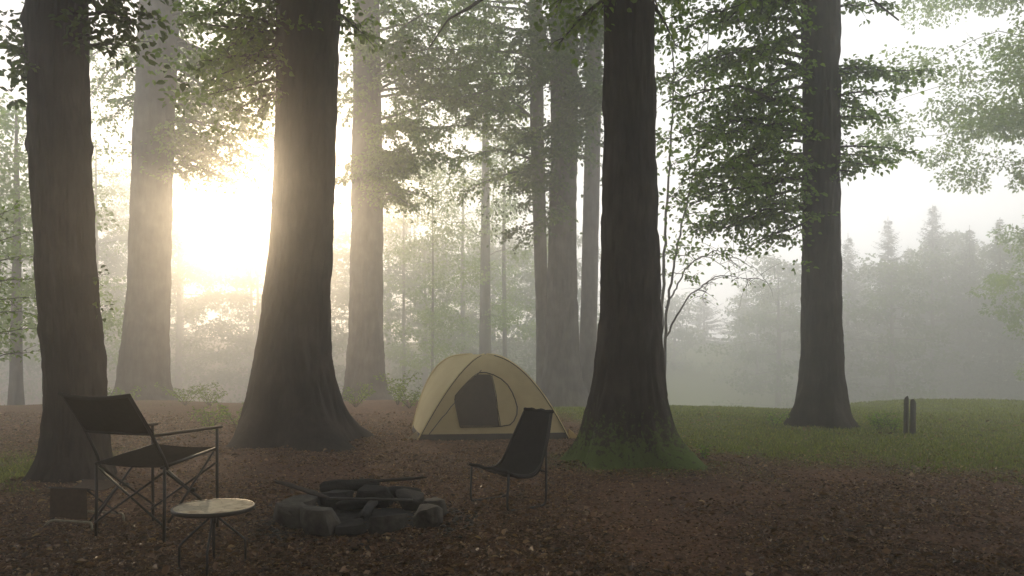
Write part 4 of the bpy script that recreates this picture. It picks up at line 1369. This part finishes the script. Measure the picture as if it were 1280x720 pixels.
# chips and pebbles round the ring
N = 420
a = RNG.uniform(0, 6.283, N); r = .70 + np.abs(RNG.normal(0, .13, N))
keep = (np.cos(a) < -.5) | (np.cos(a) > .75) | (RNG.uniform(0, 1, N) < .25)
x, y = (fx + r * np.cos(a))[keep], (fy + r * np.sin(a) * .92)[keep]
cb = MB()
oct_v = np.array([[1, 0, 0], [-1, 0, 0], [0, 1, 0], [0, -1, 0], [0, 0, 1], [0, 0, -1]], float)
oct_t = np.array([[0, 2, 4], [2, 1, 4], [1, 3, 4], [3, 0, 4], [2, 0, 5], [1, 2, 5], [3, 1, 5], [0, 3, 5]])
for xx, yy in zip(x, y):
    s = RNG.uniform(.008, .026) * np.array([1.4, 1, .6])
    an = RNG.uniform(0, 6.28)
    vv_ = oct_v * RNG.uniform(.7, 1.2, (6, 1)) * s
    vv_ = np.stack([vv_[:, 0] * math.cos(an) - vv_[:, 1] * math.sin(an), vv_[:, 0] * math.sin(an) + vv_[:, 1] * math.cos(an), vv_[:, 2]], -1)
    cb.add(vv_ + np.array([xx, yy, gnd(xx, yy) + s[2] * .6]), None, oct_t)
tag(cb.build('gravel', M_STONE, smooth=False), kind='stuff', label='loose chips and pebbles round the fire ring')

# --- stakes on the grass
M_POST = simple_mat('weathered_post', (.035, .03, .026), (.075, .065, .055), 14, .9, .6, 50, stretch=(4, 4, .5), dist=.01)
for px, top, w_, lab, sd in ((1132.5, 497, .038, 'left stake of the pair on the grass, rising to a thin point', 1), (1141, 501, .046, 'right and thicker stake of the pair on the grass, chipped top', 2)):
    d = 12.75
    x = (px - 640) / F * d
    h = CAMZ - (top - HORIZ) / F * d - gnd(x, d)
    n = 16
    zz = np.linspace(-.15, h, 22)
    th = np.arange(n) / n * 2 * np.pi
    ZZ, TH = np.meshgrid(zz, th, indexing='ij')
    rr_ = w_ * (1 + (fbm(np.stack([np.cos(TH) * 2, np.sin(TH) * 2, ZZ * 2], -1) + sd * 4, 3) - .5) * .5) * np.interp(zz, [0, h * .95, h], [1, .96, .72])[:, None]
    G = np.stack([rr_ * np.cos(TH), rr_ * np.sin(TH), ZZ + (ZZ > h * .9) * .03 * np.cos(TH + sd)], -1)
    f = MB(); f.grid(G, closed=True); f.grid(np.stack([G[-1], np.repeat(G[-1].mean(0)[None], n, 0)]), closed=True)
    o = f.build('stake', M_POST); o.location = (x, d, gnd(x, d)); tag(o, lab, 'stake', 'stakes on the grass')

# ------------------------------------------------------------------ haze, sky, sun, camera
SUN_EL, SUN_AZ = 10.3, -17.3           # degrees; azimuth from +Y towards +X
DENS, ANISO = 0.0085, 0.92
m, nt, out = new_mat('haze')
pv = node(nt, 'ShaderNodeVolumePrincipled', Density=DENS, Anisotropy=ANISO)
pv.inputs['Color'].default_value = (.985, .985, .988, 1)
# droplets scatter in a narrow forward lobe and a broad one: two even principled volumes summed
DENS2, ANISO2 = 0.0062, 0.30
pv2 = node(nt, 'ShaderNodeVolumePrincipled', Density=DENS2, Anisotropy=ANISO2)
pv2.inputs['Color'].default_value = (.985, .985, .988, 1)
ads = node(nt, 'ShaderNodeAddShader')
nt.links.new(pv.outputs[0], ads.inputs[0])
nt.links.new(pv2.outputs[0], ads.inputs[1])
nt.links.new(ads.outputs[0], out.inputs['Volume'])
f = MB()
hx0, hx1, hy0, hy1, hz0, hz1 = X0 - 2, X1 + 2, Y0 - 2, Y1 + 2, -6.6, 27.0
v = [(x, y, z) for z in (hz0, hz1) for y in (hy0, hy1) for x in (hx0, hx1)]
f.add(v, [(0, 2, 3, 1), (4, 5, 7, 6), (0, 1, 5, 4), (2, 6, 7, 3), (0, 4, 6, 2), (1, 3, 7, 5)])
tag(f.build('haze', m, smooth=False), kind='stuff')

S = Vector((math.sin(R(SUN_AZ)) * math.cos(R(SUN_EL)), math.cos(R(SUN_AZ)) * math.cos(R(SUN_EL)), math.sin(R(SUN_EL))))
sd = bpy.data.lights.new('sun', 'SUN')
sd.energy = 1.5
sd.angle = R(.5)
sd.color = (1.0, .75, .46)
so = bpy.data.objects.new('sun', sd)
C.objects.link(so)
so.rotation_euler = S.to_track_quat('Z', 'Y').to_euler()
so.location = (-8, 20, 20)

wd = bpy.data.worlds.new('World')
bpy.context.scene.world = wd
wd.use_nodes = True
nt = wd.node_tree
bg = nt.nodes['Background']
sky = nt.nodes.new('ShaderNodeTexSky')
sky.sky_type = 'NISHITA'
sky.sun_disc = False
sky.sun_elevation = R(SUN_EL)
sky.sun_rotation = R(SUN_AZ)
sky.air_density = 1.0
sky.dust_density = 1.4
sky.ozone_density = 1.0
# high thin cloud over the clear sky: pale, slightly mottled, lets the sky through by CLOUD
CLOUD, CLOUDV = 0.94, 7.3
tc = node(nt, 'ShaderNodeTexCoord')
cn = node(nt, 'ShaderNodeTexNoise', Scale=2.2, Detail=5.0)
nt.links.new(tc.outputs['Generated'], cn.inputs['Vector'])
cc = ramp(nt, cn.outputs['Fac'], [(.3, (.78, .79, .80)), (.7, (1, 1, 1))])
cm = node(nt, 'ShaderNodeMixRGB', blend_type='MULTIPLY')
cm.inputs['Fac'].default_value = 1
cm.inputs['Color2'].default_value = (CLOUDV, CLOUDV, CLOUDV, 1)
nt.links.new(cc, cm.inputs['Color1'])
cx_ = node(nt, 'ShaderNodeMixRGB')
cx_.inputs['Fac'].default_value = CLOUD
nt.links.new(sky.outputs[0], cx_.inputs['Color1'])
nt.links.new(cm.outputs[0], cx_.inputs['Color2'])
nt.links.new(cx_.outputs[0], bg.inputs['Color'])
bg.inputs['Strength'].default_value = 0.15

cam = bpy.data.cameras.new('camera')
cam.sensor_width = 36
cam.lens = 36 * F / 1280
cam.shift_y = (HORIZ - 360) / 1280
cam.clip_start, cam.clip_end = .05, 600
co = bpy.data.objects.new('camera', cam)
C.objects.link(co)
co.location = (0, 0, CAMZ)
co.rotation_euler = (R(90), 0, 0)
sc = bpy.context.scene
sc.camera = co
sc.view_settings.view_transform = 'Standard'
sc.view_settings.look = 'None'
sc.view_settings.exposure = 0.68
sc.view_settings.gamma = 1
sc.view_settings.use_curve_mapping = False
cy = sc.cycles
cy.use_denoising = True
cy.denoiser = 'OPENIMAGEDENOISE'
cy.max_bounces = 9
cy.diffuse_bounces = 3
cy.glossy_bounces = 2
cy.transmission_bounces = 3
cy.volume_bounces = 4
cy.transparent_max_bounces = 4
cy.sample_clamp_indirect = 6
cy.use_adaptive_sampling = False
